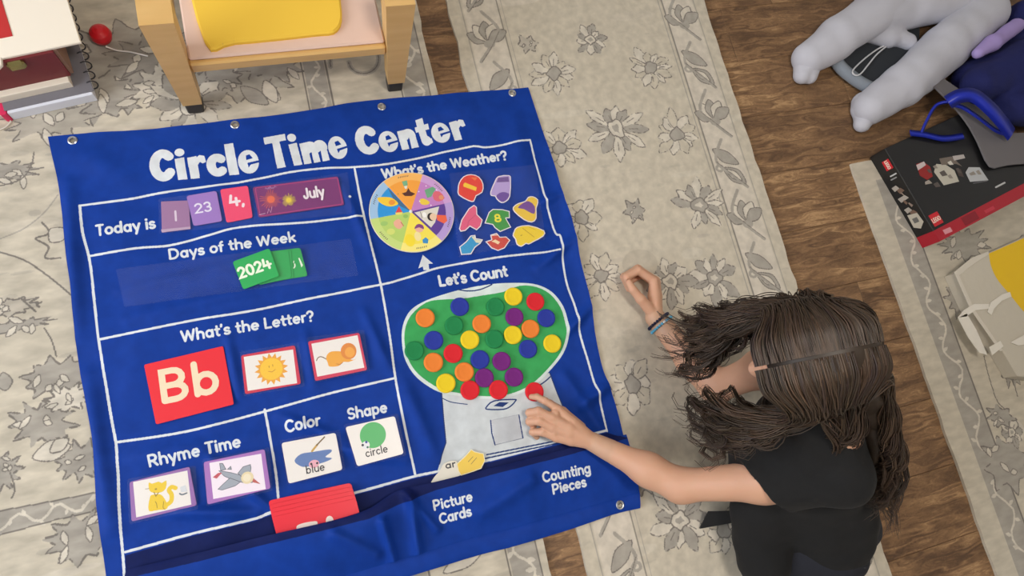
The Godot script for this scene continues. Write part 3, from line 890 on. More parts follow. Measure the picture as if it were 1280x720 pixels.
# cloth sheet over the patch; hgt gives its height, holes are (x, z, radius)
func sheet(mb: MB, t: PackedVector2Array, b: PackedVector2Array, l: PackedVector2Array, r: PackedVector2Array, nu: int, nv: int, hgt: Callable, holes: Array, skirt: float) -> void:
	t = resample(smooth(t), nu); b = resample(smooth(b), nu); l = resample(smooth(l), nv); r = resample(smooth(r), nv)
	var first := mb.v.size()
	for j in nv + 1:
		for i in nu + 1:
			var p := coons(t, b, l, r, i, j)
			mb.vert(Vector3(p.x, hgt.call(p, float(i) / nu, float(j) / nv), p.y), Vector3.UP)
	var w := nu + 1
	for j in nv + 1:
		for i in w:
			var dx: Vector3 = mb.v[first + j * w + mini(i + 1, nu)] - mb.v[first + j * w + maxi(i - 1, 0)]
			var dz: Vector3 = mb.v[first + mini(j + 1, nv) * w + i] - mb.v[first + maxi(j - 1, 0) * w + i]
			mb.n[first + j * w + i] = dz.cross(dx).normalized()
	for j in nv:
		for i in nu:
			var a := first + j * w + i
			var hit := false
			for h in holes:
				var q: Vector3 = (mb.v[a] + mb.v[a + w + 1]) * 0.5
				if Vector2(q.x - h.x, q.z - h.y).length() < h.z: hit = true
			if hit: continue
			mb.face(a, a + 1, a + w + 1); mb.face(a, a + w + 1, a + w)
	# turned-down edge gives the cloth its thickness
	for j in nv:
		for i in [0, nu]:
			edge(mb, mb.v[first + j * w + i], mb.v[first + (j + 1) * w + i], Vector3.LEFT if i == 0 else Vector3.RIGHT, skirt)
	for i in nu:
		for j in [0, nv]:
			edge(mb, mb.v[first + j * w + i], mb.v[first + j * w + i + 1], Vector3.FORWARD if j == 0 else Vector3.BACK, skirt)
func edge(mb: MB, a: Vector3, b: Vector3, nn: Vector3, d: float) -> void:
	mb.quad(a, b, Vector3(b.x, maxf(b.y - d, 0.0003), b.z), Vector3(a.x, maxf(a.y - d, 0.0003), a.z), nn)

var chart: Node3D
var POCKET_TOP := pts([-0.4917, 0.1014, -0.3538, 0.1047, -0.2067, 0.1055, -0.0794, 0.1091, -0.0063, 0.1044, 0.0593, 0.0847, 0.1439, 0.0868, 0.2959, 0.0886, 0.4519, 0.0896, 0.6134, 0.0919])
func build_chart() -> void:
	cloth_noise.seed = 3; cloth_noise.frequency = 5.5; cloth_noise.fractal_octaves = 2
	ridges = [
		[Vector2(0.6152, -0.4115), Vector2(0.5046, -0.3559), 0.0126, 0.0145], [Vector2(0.6098, -0.23), Vector2(0.5256, -0.1744), 0.0117, 0.0145], [Vector2(0.6114, -0.0341), Vector2(0.5029, 0.0049), 0.0144, 0.0179], [Vector2(0.6122, -0.5341), Vector2(0.537, -0.5172), 0.0108, 0.0114],
		[Vector2(0.6281, -0.6802), Vector2(0.6202, -0.1965), 0.0180, 0.0130], [Vector2(0.5365, -0.7625), Vector2(0.5341, -0.5576), 0.0270, 0.0097], [Vector2(0.5022, -0.0783), Vector2(0.5813, 0.1459), 0.0162, 0.0130],
		[Vector2(-0.5177, -0.743), Vector2(-0.5293, -0.3925), 0.0162, 0.0130], [Vector2(-0.5201, -0.3029), Vector2(-0.5122, 0.0154), 0.0180, 0.0145], [Vector2(-0.4825, -0.1156), Vector2(-0.1973, -0.0979), 0.0180, 0.0082], [Vector2(-0.4133, 0.0092), Vector2(-0.2377, 0.0551), 0.0126, 0.0162],
		[Vector2(-0.045, -0.0347), Vector2(0.0867, 0.0243), 0.0126, 0.0145], [Vector2(-0.1578, -0.1329), Vector2(-0.0413, -0.0553), 0.0126, 0.0130], [Vector2(-0.3211, -0.093), Vector2(-0.1984, 0.0653), 0.0108, 0.0145],
		[Vector2(0.0642, -0.3281), Vector2(0.0979, -0.1671), 0.0126, 0.0097], [Vector2(0.1158, -0.1632), Vector2(0.1568, 0.0415), 0.0180, 0.0114], [Vector2(-0.2376, -0.3322), Vector2(-0.2327, -0.1948), 0.0108, 0.0097], [Vector2(-0.0728, -0.3076), Vector2(-0.0759, -0.1868), 0.0108, 0.0097],
		[Vector2(-0.4332, -0.4088), Vector2(-0.0185, -0.4324), 0.0144, 0.0082], [Vector2(-0.4417, -0.4745), Vector2(-0.1879, -0.4931), 0.0108, 0.0065], [Vector2(0.0754, -0.6405), Vector2(0.1138, -0.4379), 0.0126, 0.0097], [Vector2(0.3224, -0.5802), Vector2(0.3373, -0.418), 0.0108, 0.0065],
		[Vector2(-0.3266, -0.7434), Vector2(0.1043, -0.7975), 0.0270, 0.0049], [Vector2(0.182, -0.787), Vector2(0.4616, -0.8188), 0.0270, 0.0082], [Vector2(-0.4859, -0.8169), Vector2(-0.3648, -0.7094), 0.0270, 0.0065]]
	chart = thing("pocket_chart", "blue fabric classroom pocket chart with white lettering spread on the rugs", "pocket chart", Vector3(0.03, 0, -0.3))
	# ---- the print, laid out in metres over the cloth
	var o := Vector2(-0.62, -0.9); var ppm := 1600.0; var wpx := 2048; var hpx := 1952
	var p := pen_image(wpx, hpx, o, ppm, BLUE)
	var lw := 0.0054
	for q in [pts([-0.4977, -0.6857, -0.4011, -0.6856, -0.3282, -0.6898, -0.1853, -0.6894, -0.1328, -0.6916, -0.0415, -0.6984, 0.0395, -0.6967, 0.1095, -0.6884, 0.1919, -0.6848, 0.3912, -0.7, 0.4232, -0.7, 0.4582, -0.6928, 0.5694, -0.6977]),
		pts([0.5694, -0.6977, 0.5681, -0.6177, 0.5712, -0.4498, 0.5836, -0.4258, 0.5745, -0.3709, 0.567, -0.3017, 0.5741, -0.235, 0.5682, -0.1615, 0.5717, -0.065, 0.5735, 0.0014, 0.5702, 0.0734]),
		pts([-0.4977, -0.6857, -0.4991, -0.625, -0.4925, -0.5655, -0.4919, -0.5116, -0.4929, -0.4715, -0.4937, -0.3763, -0.4895, -0.2442, -0.4844, -0.1529, -0.4885, -0.0757, -0.4961, 0.0309, -0.5008, 0.1365]),
		pts([0.1095, -0.6884, 0.1082, -0.5787, 0.1104, -0.4997, 0.1146, -0.3835, 0.1109, -0.2602, 0.104, -0.1601, 0.1027, -0.0539, 0.1043, 0.0628]),
		pts([-0.4925, -0.5655, -0.3952, -0.567, -0.3291, -0.5629, -0.2444, -0.5714, -0.1732, -0.5789, -0.0321, -0.567, 0.1066, -0.5602]), pts([-0.4937, -0.3763, -0.3013, -0.3804, -0.1982, -0.3784, -0.0346, -0.3826, 0.1186, -0.3847, 0.1617, -0.3886, 0.2138, -0.3951, 0.2769, -0.4019, 0.4344, -0.3983, 0.5695, -0.3891]),
		pts([-0.4844, -0.1529, -0.3448, -0.1434, -0.172, -0.1505, -0.0313, -0.1585, 0.104, -0.1601]), pts([-0.493, 0.0682, -0.3604, 0.0656, -0.2397, 0.0679, -0.1963, 0.0625, -0.0254, 0.0672, 0.0966, 0.0645, 0.1569, 0.067, 0.2868, 0.0716, 0.4318, 0.0712, 0.5707, 0.0716]), pts([-0.1868, -0.1539, -0.1851, -0.0844, -0.1854, -0.0149, -0.19, 0.054])]:
		p.line(smooth(q, 5), lw, WHITE)
	# lettering
	p.text("Circle", Vector2(-0.347, -0.7165), Vector2(-0.1065, -0.7082), 0.0813, WHITE, 0.27, "#", BLUE)
	p.text("Time", Vector2(-0.0858, -0.7113), Vector2(0.1051, -0.717), 0.0847, WHITE, 0.27, "#", BLUE)
	p.text("Center", Vector2(0.1261, -0.7139), Vector2(0.4096, -0.7245), 0.0787, WHITE, 0.27, "#", BLUE)
	p.text("Today is", Vector2(-0.4737, -0.6073), Vector2(-0.3505, -0.6062), 0.0289, WHITE)
	p.text("Days of the Week", Vector2(-0.3352, -0.5286), Vector2(-0.0561, -0.5227), 0.0271, WHITE)
	p.text("What's the Weather?", Vector2(0.1705, -0.6471), Vector2(0.4981, -0.6507), 0.028, WHITE, 0.21)
	p.text("Let's Count", Vector2(0.2502, -0.3526), Vector2(0.4239, -0.3466), 0.0305, WHITE, 0.21)
	p.text("What's the Letter?", Vector2(-0.3338, -0.3357), Vector2(-0.0479, -0.3273), 0.0277, WHITE)
	p.text("Rhyme Time", Vector2(-0.4292, -0.0858), Vector2(-0.2442, -0.0847), 0.0277, WHITE)
	p.text("Color", Vector2(-0.1525, -0.0925), Vector2(-0.0751, -0.0912), 0.0286, WHITE)
	p.text("Shape", Vector2(-0.0171, -0.0902), Vector2(0.0726, -0.0868), 0.0274, WHITE)
	p.text("Picture", Vector2(0.1271, 0.1478), Vector2(0.2171, 0.1491), 0.0248, WHITE)
	p.text("Cards", Vector2(0.1347, 0.1795), Vector2(0.2082, 0.1796), 0.0247, WHITE)
	p.text("Counting", Vector2(0.3838, 0.151), Vector2(0.5047, 0.1581), 0.0259, WHITE)
	p.text("Pieces", Vector2(0.4012, 0.1829), Vector2(0.4869, 0.1854), 0.0258, WHITE)
	p.disc(Vector2(0.0847, -0.6128), 0.0035, 0.0035, WHITE)
	p.poly(pts([0.2279, -0.4399, 0.2479, -0.4146, 0.2369, -0.4148, 0.2359, -0.3996, 0.2221, -0.4022, 0.2219, -0.4113, 0.2103, -0.4083]), WHITE)
	# gumball machine
	var ink := rgb(40, 62, 120); var shell := rgb(214, 220, 224)
	var body := pts([0.2017, -0.1049, 0.1939, -0.0489, 0.1867, 0.009, 0.1781, 0.023, 0.1715, 0.0332, 0.1619, 0.0521, 0.1548, 0.0651, 0.2587, 0.0685, 0.4716, 0.0747, 0.4836, 0.0636, 0.481, 0.0076, 0.4676, -0.093, 0.3275, -0.1021])
	p.poly(body, shell)
	p.line(pts([0.2017, -0.1049, 0.1939, -0.0489, 0.1867, 0.009, 0.1715, 0.0332, 0.1619, 0.0521]), 0.0028, ink)
	p.line(pts([0.4673, -0.0919, 0.481, 0.0076, 0.4836, 0.0636]), 0.003, ink)
	p.poly(pts([-0.4937, 0.0744, -0.361, 0.0703, -0.2405, 0.0727, -0.1971, 0.0674, -0.0263, 0.0722, 0.0956, 0.0696, 0.1558, 0.0721, 0.2856, 0.0769, 0.4304, 0.0766, 0.5692, 0.0771, 0.6154, 0.1018, 0.4515, 0.1045, 0.2948, 0.1032, 0.1413, 0.1044, 0.054, 0.1138, -0.0102, 0.1249, -0.2109, 0.1222, -0.3586, 0.121, -0.4972, 0.1173]), rgb(17, 30, 88))  # dark strip before the pocket: shade of its open mouth, painted into the print
	p.line(pts([-0.493, 0.0682, -0.3604, 0.0656, -0.2397, 0.0679, -0.1963, 0.0625, -0.0254, 0.0672, 0.0966, 0.0645, 0.1569, 0.067, 0.2868, 0.0716, 0.4318, 0.0712, 0.5707, 0.0716]), lw, WHITE)
	p.line(pts([0.2724, 0.0578, 0.4264, 0.0656, 0.4799, 0.0661]), 0.003, ink); p.line(pts([0.2663, 0.065, 0.4247, 0.0718, 0.481, 0.0731]), 0.003, ink)
	var globe := closed_smooth(pts([0.1412, -0.2669, 0.1644, -0.3048, 0.2006, -0.3237, 0.2544, -0.3328, 0.3111, -0.3377, 0.3788, -0.3362, 0.4458, -0.3264, 0.4922, -0.3124, 0.524, -0.2865, 0.5437, -0.2477, 0.5462, -0.2057, 0.5354, -0.1633, 0.5128, -0.1313, 0.4761, -0.1029, 0.4286, -0.0747, 0.3857, -0.0615, 0.3352, -0.06, 0.2831, -0.0718, 0.2334, -0.0905, 0.1946, -0.1082, 0.1594, -0.1414, 0.1403, -0.1758, 0.1336, -0.2146]), 4)
	p.poly(globe, rgb(226, 238, 236))
	p.poly(closed_smooth(pts([0.1462, -0.2605, 0.1681, -0.2969, 0.211, -0.3216, 0.2518, -0.3209, 0.2948, -0.3148, 0.3505, -0.313, 0.4015, -0.3112, 0.4468, -0.3187, 0.4879, -0.3074, 0.5172, -0.2831, 0.536, -0.2458, 0.5384, -0.2055, 0.5284, -0.1659, 0.5068, -0.1354, 0.4717, -0.1082, 0.4256, -0.0809, 0.3846, -0.0682, 0.3367, -0.0661, 0.2845, -0.0779, 0.2373, -0.096, 0.2011, -0.1136, 0.1667, -0.1462, 0.1472, -0.1786, 0.1402, -0.2159]), 3), rgb(66, 172, 96))
	p.line(smooth(pts([0.2935, -0.3388, 0.3153, -0.3312, 0.3427, -0.3282, 0.3663, -0.3317, 0.3785, -0.3351]), 5), 0.003, ink)
	p.line(smooth(pts([0.2014, -0.0909, 0.2198, -0.0777, 0.2544, -0.0646]), 5), 0.002, ink); p.line(smooth(pts([0.4361, -0.0703, 0.4519, -0.0761, 0.4666, -0.0839]), 5), 0.003, ink)
	p.line(closed_smooth(pts([0.2969, -0.0483, 0.3181, -0.058, 0.3663, -0.0504, 0.3669, -0.0457, 0.3524, -0.0367, 0.3344, -0.0341, 0.2983, -0.0424]), 3), 0.003, ink, true)
	p.poly(pts([0.3132, -0.0468, 0.3301, -0.0524, 0.3513, -0.0465, 0.3345, -0.0396]), ink)
	p.poly(pts([0.2995, -0.016, 0.3689, -0.0138, 0.3658, 0.0411, 0.2968, 0.041]), rgb(200, 204, 210))
	p.line(pts([0.2968, 0.041, 0.3656, 0.0416]), 0.0016, rgb(140, 146, 160)); p.line(pts([0.2995, -0.016, 0.3689, -0.0138]), 0.0012, rgb(176, 180, 190))
	p.line(pts([0.2995, -0.016, 0.2954, 0.0133, 0.2968, 0.041]), 0.0028, ink); p.line(pts([0.3687, -0.0127, 0.3658, 0.0411]), 0.0028, ink); p.line(pts([0.4439, -0.0021, 0.4458, 0.0367]), 0.002, rgb(150, 158, 175))
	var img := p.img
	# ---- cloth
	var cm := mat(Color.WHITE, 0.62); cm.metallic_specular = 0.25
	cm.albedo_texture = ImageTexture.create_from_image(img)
	cm.detail_enabled = true; cm.detail_blend_mode = BaseMaterial3D.BLEND_MODE_MUL
	cm.detail_albedo = noise_tex(1024, 1024, 0.03, 0.9, 1.0, 9, 5)
	var uvs := Vector2(ppm / wpx, ppm / hpx)
	var eyes := [Vector2(-0.4963, -0.8442), Vector2(-0.1472, -0.8377), Vector2(0.2069, -0.8418), Vector2(0.555, -0.8378), Vector2(0.5566, 0.2459)]
	var holes := []
	for e in eyes: holes.append(Vector3(e.x, e.y, 0.0072))
	var cl := MB.new(); cl.uvo = o; cl.uvs = uvs
	var bot := pts([-0.53, 0.275]); bot.append_array(pts([0.1357, 0.264, 0.284, 0.2663, 0.4207, 0.2655, 0.5275, 0.2607, 0.6039, 0.2638]))
	var left := pts([-0.5451, -0.861, -0.5355, -0.7322, -0.5343, -0.6066, -0.5319, -0.5046, -0.5348, -0.4293, -0.5374, -0.3432, -0.53, -0.2517, -0.5237, -0.1674, -0.5311, -0.0701, -0.5335, 0.0209]); left.append(Vector2(-0.53, 0.275))
	sheet(cl, pts([-0.5451, -0.861, -0.4319, -0.8575, -0.2922, -0.8509, -0.1796, -0.8526, -0.0971, -0.8513, 0.0167, -0.8528, 0.1683, -0.8624, 0.3219, -0.857, 0.4696, -0.8529, 0.603, -0.8487]), bot, left,
		pts([0.603, -0.8487, 0.6083, -0.7531, 0.6157, -0.6243, 0.6161, -0.5402, 0.6221, -0.4788, 0.6187, -0.4, 0.6152, -0.3463, 0.6163, -0.2456, 0.605, -0.1497, 0.6025, -0.0867, 0.6074, -0.035, 0.6107, 0.0138, 0.6101, 0.0829, 0.6088, 0.1391, 0.6157, 0.2024, 0.6039, 0.2638]),
		236, 230, func(q, _u, _v): return cloth_y(q), holes, 0.0015)
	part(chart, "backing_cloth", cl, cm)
	# ---- pocket across the bottom, its mouth standing a little open
	var pk := MB.new(); pk.uvo = o; pk.uvs = uvs
	var pb := pts([-0.53, 0.235]); pb.append_array(pts([0.144, 0.2266, 0.293, 0.2297, 0.4505, 0.2294, 0.6118, 0.23]))
	var a0 := POCKET_TOP[0]; var a1 := POCKET_TOP[POCKET_TOP.size() - 1]
	sheet(pk, POCKET_TOP, pb, PackedVector2Array([a0, a0.lerp(pb[0], 0.5), pb[0]]), PackedVector2Array([a1, a1.lerp(pb[4], 0.5), pb[4]]), 200, 40, pocket_y, [], 0.0012)
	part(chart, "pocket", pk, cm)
	# turned hem below the pocket
	var hm := MB.new(); hm.uvo = o; hm.uvs = uvs
	var hb := PackedVector2Array()
	for q in bot: hb.append(q + Vector2(0, 0.002))
	sheet(hm, pb, hb, PackedVector2Array([pb[0], pb[0].lerp(hb[0], 0.5), hb[0]]), PackedVector2Array([pb[4], pb[4].lerp(hb[5], 0.5), hb[5]]), 160, 12,
		func(q, _u, v): return cloth_y(q) + 0.0012 + 0.003 * sqrt(maxf(0.0, sin(PI * clampf(v, 0.0, 1.0)))), [holes[4]], 0.0012)
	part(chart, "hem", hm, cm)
	# ---- grommets
	var steel := mat(rgb(196, 198, 202), 0.28, 0.9)
	for e in eyes:
		var g := MB.new()
		var y0 := cloth_y(e) + (0.004 if e.y > 0 else 0.0)
		g.lathe(Vector3(e.x, y0, e.y), pts([0.006, -0.002, 0.006, 0.001, 0.0068, 0.0022, 0.0084, 0.0024, 0.0102, 0.0014, 0.0108, -0.0004]), 24)
		part(chart, "grommet", g, steel)
	# ---- clear vinyl windows
	var vin := mat(Color(0.86, 0.88, 0.95, 0.02), 0.12); vin.metallic_specular = 0.18
	vin.transparency = BaseMaterial3D.TRANSPARENCY_ALPHA
	for q in [pts([-0.3353, -0.6718, 0.0906, -0.673, 0.0816, -0.5678, -0.3437, -0.5888]), pts([0.3357, -0.6326, 0.5609, -0.6229, 0.5386, -0.4213, 0.3112, -0.415]), pts([-0.4394, -0.5224, 0.0665, -0.5058, 0.0676, -0.4132, -0.4321, -0.4352]),
		pts([-0.2171, -0.2906, -0.0902, -0.2848, -0.095, -0.184, -0.2236, -0.1908]), pts([-0.0721, -0.2916, 0.0562, -0.284, 0.0513, -0.1865, -0.0726, -0.1876]), pts([-0.4681, -0.0727, -0.3366, -0.0684, -0.344, 0.0195, -0.4741, 0.0164]), pts([-0.3229, -0.0774, -0.1875, -0.0702, -0.1954, 0.0196, -0.3261, 0.0196]),
		pts([-0.1654, -0.0801, -0.0378, -0.0732, -0.042, 0.0152, -0.1652, 0.0164]), pts([-0.0283, -0.082, 0.0921, -0.0795, 0.0921, 0.0152, -0.0199, 0.016]), pts([0.2985, -0.0163, 0.3703, -0.0146, 0.3666, 0.0424, 0.2963, 0.043])]:
		var w := MB.new()
		var y := rest_y(q) + 0.0045
		w.flat(rounded(q, 0.004), y)
		part(chart, "clear_window", w, vin, "clear vinyl window")

func pocket_y(q: Vector2, u: float, v: float) -> float:
	var mouth := 0.010 + 0.032 * exp(-pow((u - 0.34) / 0.16, 2.0)) + 0.006 * exp(-pow((u - 0.62) / 0.05, 2.0))
	var y := cloth_y(q) + 0.002 + mouth * pow(1.0 - v, 1.6) + (0.011 + 0.012 * exp(-pow((u - 0.36) / 0.14, 2.0))) * sin(PI * pow(v, 0.8)) * (0.7 + 0.3 * sin(u * 19.0))
	for f in [[Vector2(0.0153, 0.1385), Vector2(0.0224, 0.226), 0.0090, 0.0162], [Vector2(0.0823, 0.1071), Vector2(0.076, 0.2236), 0.0108, 0.0194], [Vector2(0.0727, 0.0922), Vector2(0.1257, 0.1851), 0.0090, 0.0097], [Vector2(0.2294, 0.1772), Vector2(0.355, 0.1367), 0.0180, 0.0097], [Vector2(-0.0851, 0.1375), Vector2(-0.0108, 0.1999), 0.0126, 0.0130]]:
		var a: Vector2 = f[0]; var ab: Vector2 = f[1] - a
		var t := clampf((q - a).dot(ab) / ab.length_squared(), 0, 1)
		var d: float = (q - a - ab * t).length() / f[2]
		if d < 2.5: y += f[3] * exp(-d * d)
	return y
func rest_y(q: PackedVector2Array) -> float:
	var y := 0.0; var c := Vector2.ZERO
	for a in q: c += a / q.size()
	for i in q.size():
		var a := q[i]; var b := q[(i + 1) % q.size()]
		for s in [0.0, 0.5]:
			for t in [0.0, 0.2, 0.4, 0.6, 0.8, 1.0]: y = maxf(y, cloth_y(c.lerp(a.lerp(b, s), t)))
	for i in 9:
		for j in 9:
			var e := c + Vector2(i - 4, j - 4) * 0.012
			if Geometry2D.is_point_in_polygon(e, q): y = maxf(y, cloth_y(e))
	return y

# ---------------------------------------------------------------- cards
var ink_mat: StandardMaterial3D
func card(called: String, label: String, cat: String, outline: PackedVector2Array, col: Color, draw: Callable, group := "", lift := 0.0, thick := 0.0016, rough := 0.35) -> Node3D:
	var y := rest_y(outline) + 0.0004 + lift
	var c := Vector2.ZERO
	for a in outline: c += a / outline.size()
	var t := thing(called, label, cat, Vector3(c.x, y, c.y), group)
	var m := MB.new(); m.prism(outline, y, y + thick, 0.0003)
	part(t, "board", m, mat(col, rough))
	var p := pen_mesh(y + thick)
	draw.call(p)
	if p.mb.v.size() > 0: part(t, "printed_picture", p.mb, ink_mat)
	return t
func build_cards() -> void:
	ink_mat = mat(Color.WHITE, 0.45); ink_mat.vertex_color_use_as_albedo = true
	var wh := rgb(238, 232, 226)
	card("date_card", "mauve card printed with the numeral 1 in the date row", "card", rounded(pts([-0.3323, -0.6685, -0.274, -0.6619, -0.2794, -0.5927, -0.3396, -0.5943]), 0.002), rgb(158, 116, 158), func(p):
		p.line(pts([-0.3055, -0.6401, -0.307, -0.618]), 0.0045, rgb(222, 205, 222))
		p.poly(pts([-0.3407, -0.6016, -0.279, -0.5982, -0.2794, -0.5927, -0.3396, -0.5943]), rgb(186, 160, 186)), "date cards")
	card("date_card", "light purple card printed with 23 in the date row", "card", rounded(pts([-0.2769, -0.6717, -0.2112, -0.6743, -0.2092, -0.5984, -0.2715, -0.5969]), 0.006), rgb(158, 120, 196), func(p):
		p.text("23", pts([-0.265, -0.6242])[0], pts([-0.2252, -0.6257])[0], 0.0265, rgb(232, 226, 242), 0.15), "date cards", 0.0018)
	card("date_card", "bright pink card printed with the numeral 4 in the date row", "card", rounded(pts([-0.203, -0.6763, -0.1412, -0.6765, -0.1425, -0.5961, -0.2007, -0.5929]), 0.006), rgb(240, 72, 112), func(p):
		p.text("4,", pts([-0.1897, -0.6292])[0], pts([-0.1535, -0.629])[0], 0.031, rgb(245, 225, 232), 0.2), "date cards", 0.001)
	card("month_card", "dark magenta July card with orange and yellow fireworks", "card", rounded(pts([-0.1317, -0.6709, 0.0663, -0.669, 0.0681, -0.5937, -0.1297, -0.594]), 0.006), rgb(122, 48, 112), func(p):
		p.line(inset(rounded(pts([-0.1281, -0.6703, 0.066, -0.6673, 0.0664, -0.5948, -0.1277, -0.5952]), 0.006), 0.002), 0.0012, rgb(205, 70, 130), true)
		var q := RandomNumberGenerator.new(); q.seed = 4
		for f in [[pts([-0.0958, -0.6341])[0], 0.021, rgb(230, 110, 80)], [pts([-0.0561, -0.6256])[0], 0.0145, rgb(236, 206, 70)]]:
			for k in 26:
				var d := Vector2(f[1] * q.randf_range(0.7, 1.25), 0).rotated(TAU * k / 26)
				p.capsule(f[0] + d * 0.15, f[0] + d, 0.0011, f[2], 2)
			p.disc(f[0], f[1] * 0.42, f[1] * 0.42, f[2])
		for k in 9: p.capsule(pts([-0.1041, -0.6636])[0] + Vector2(0.003 * k, q.randf_range(-0.003, 0.004)), pts([-0.1041, -0.6636])[0] + Vector2(0.003 * k + 0.002, q.randf_range(-0.003, 0.004)), 0.0009, rgb(215, 170, 215), 2)
		p.line(pts([-0.127, -0.6, -0.114, -0.6011]), 0.0012, rgb(225, 190, 215))
		p.line(pts([-0.1086, -0.6003, -0.1043, -0.6111, -0.1011, -0.6011, -0.0963, -0.6147]), 0.001, rgb(225, 170, 200))
		p.text("July", pts([-0.0219, -0.6209])[0], pts([0.0277, -0.6205])[0], 0.03, rgb(240, 228, 236), 0.17), "date cards")
	# green year cards, fanned
	var gz := [[pts([-0.1315, -0.5088, -0.0504, -0.5048, -0.0455, -0.4345, -0.129, -0.437]), "green year card at the bottom of the fanned year cards", 0.0], [pts([-0.1471, -0.5082, -0.0713, -0.5042, -0.0763, -0.4352, -0.1501, -0.434]), "green year card second from the bottom of the fanned year cards", 0.0018],
		[pts([-0.1525, -0.5072, -0.0772, -0.5037, -0.0804, -0.4369, -0.1538, -0.4323]), "plain green year card just beneath the 2024 card", 0.0036], [pts([-0.2007, -0.4955, -0.1175, -0.5132, -0.1065, -0.4437, -0.188, -0.4269]), "green card printed 2024 on top of the fanned year cards", 0.0054]]
	for k in 4:
		card("year_card", gz[k][1], "card", rounded(gz[k][0], 0.006), rgb(48, 172, 92) if k == 3 else rgb(44, 164, 84), func(p):
			if k == 3: p.text("2024", pts([-0.1914, -0.4512])[0], pts([-0.1165, -0.4655])[0], 0.0285, rgb(236, 245, 226), 0.2)
			if k == 0:
				p.poly(pts([-0.0589, -0.4808, -0.0562, -0.4812, -0.0515, -0.4621, -0.0558, -0.4571, -0.0568, -0.4669]), rgb(236, 245, 226))
				p.line(pts([-0.0695, -0.4759, -0.0711, -0.4714]), 0.0015, rgb(236, 245, 226)); p.line(pts([-0.069, -0.4682, -0.0694, -0.4625, -0.0723, -0.4592]), 0.0028, rgb(236, 245, 226)), "green year cards", gz[k][2])
	# letter row
	card("letter_card", "large red card with cream letters Bb in the letter row", "card", rounded(pts([-0.4112, -0.3025, -0.2492, -0.3101, -0.2462, -0.1785, -0.4036, -0.1713]), 0.004), rgb(232, 38, 52), func(p):
		p.text("Bb", pts([-0.391, -0.2087])[0], pts([-0.2647, -0.2079])[0], 0.0781, rgb(238, 218, 186), 0.17), "", 0.0006)
	var z := func(f: String) -> PackedVector2Array: return PackedVector2Array()
	card("picture_card", "red bordered card with a smiling yellow sun", "card", rounded(pts([-0.216, -0.2819, -0.1004, -0.2804, -0.102, -0.192, -0.2206, -0.1951]), 0.005), rgb(206, 44, 72), func(p):
		p.poly(pts([-0.211, -0.2772, -0.1058, -0.272, -0.1098, -0.1953, -0.214, -0.2012]), wh)
		var c: Vector2 = pts([-0.1581, -0.2384])[0]
		var r := PackedVector2Array()
		for k in 32: r.append(c + Vector2(0.036 if k % 2 == 0 else 0.026, 0).rotated(TAU * k / 32))
		p.poly(r, rgb(236, 164, 50)); p.disc(c, 0.024, 0.0245, rgb(246, 196, 50))
		p.capsule(c + Vector2(-0.004, -0.008), c + Vector2(-0.004, -0.004), 0.0015, rgb(190, 130, 40)); p.capsule(c + Vector2(0.004, -0.009), c + Vector2(0.004, -0.005), 0.0015, rgb(190, 130, 40))
		p.line(PackedVector2Array([c + Vector2(-0.007, 0.004), c + Vector2(0, 0.007), c + Vector2(0.008, 0.003)]), 0.0012, rgb(200, 120, 40)), "letter picture cards")
	card("picture_card", "red bordered card with an orange lying lion", "card", rounded(pts([-0.0707, -0.2821, 0.0441, -0.2791, 0.0454, -0.191, -0.0706, -0.1908]), 0.005), rgb(206, 44, 80), func(p):
		p.poly(pts([-0.0643, -0.2754, 0.039, -0.2742, 0.04, -0.1975, -0.0646, -0.1993]), wh)
		p.line(smooth(pts([-0.06, -0.2354, -0.0552, -0.2413, -0.0477, -0.2415, -0.0367, -0.2325]), 4), 0.002, rgb(120, 90, 60))
		p.poly(closed_smooth(pts([-0.0382, -0.2381, -0.0288, -0.2481, -0.0137, -0.2475, -0.0007, -0.2421, 0.0147, -0.2215, 0.0275, -0.2214, 0.0088, -0.2175, -0.0034, -0.2201, -0.0148, -0.2133, -0.0345, -0.2163, -0.0368, -0.2247]), 3), rgb(238, 166, 52))
		p.disc(pts([0.0128, -0.2419])[0], 0.0175, 0.019, rgb(226, 134, 46)); p.disc(pts([0.0148, -0.2388])[0], 0.011, 0.012, rgb(240, 164, 60))
		p.line(pts([-0.0188, -0.2195, -0.0119, -0.2153, -0.0049, -0.2191]), 0.0014, rgb(190, 110, 40)), "letter picture cards")
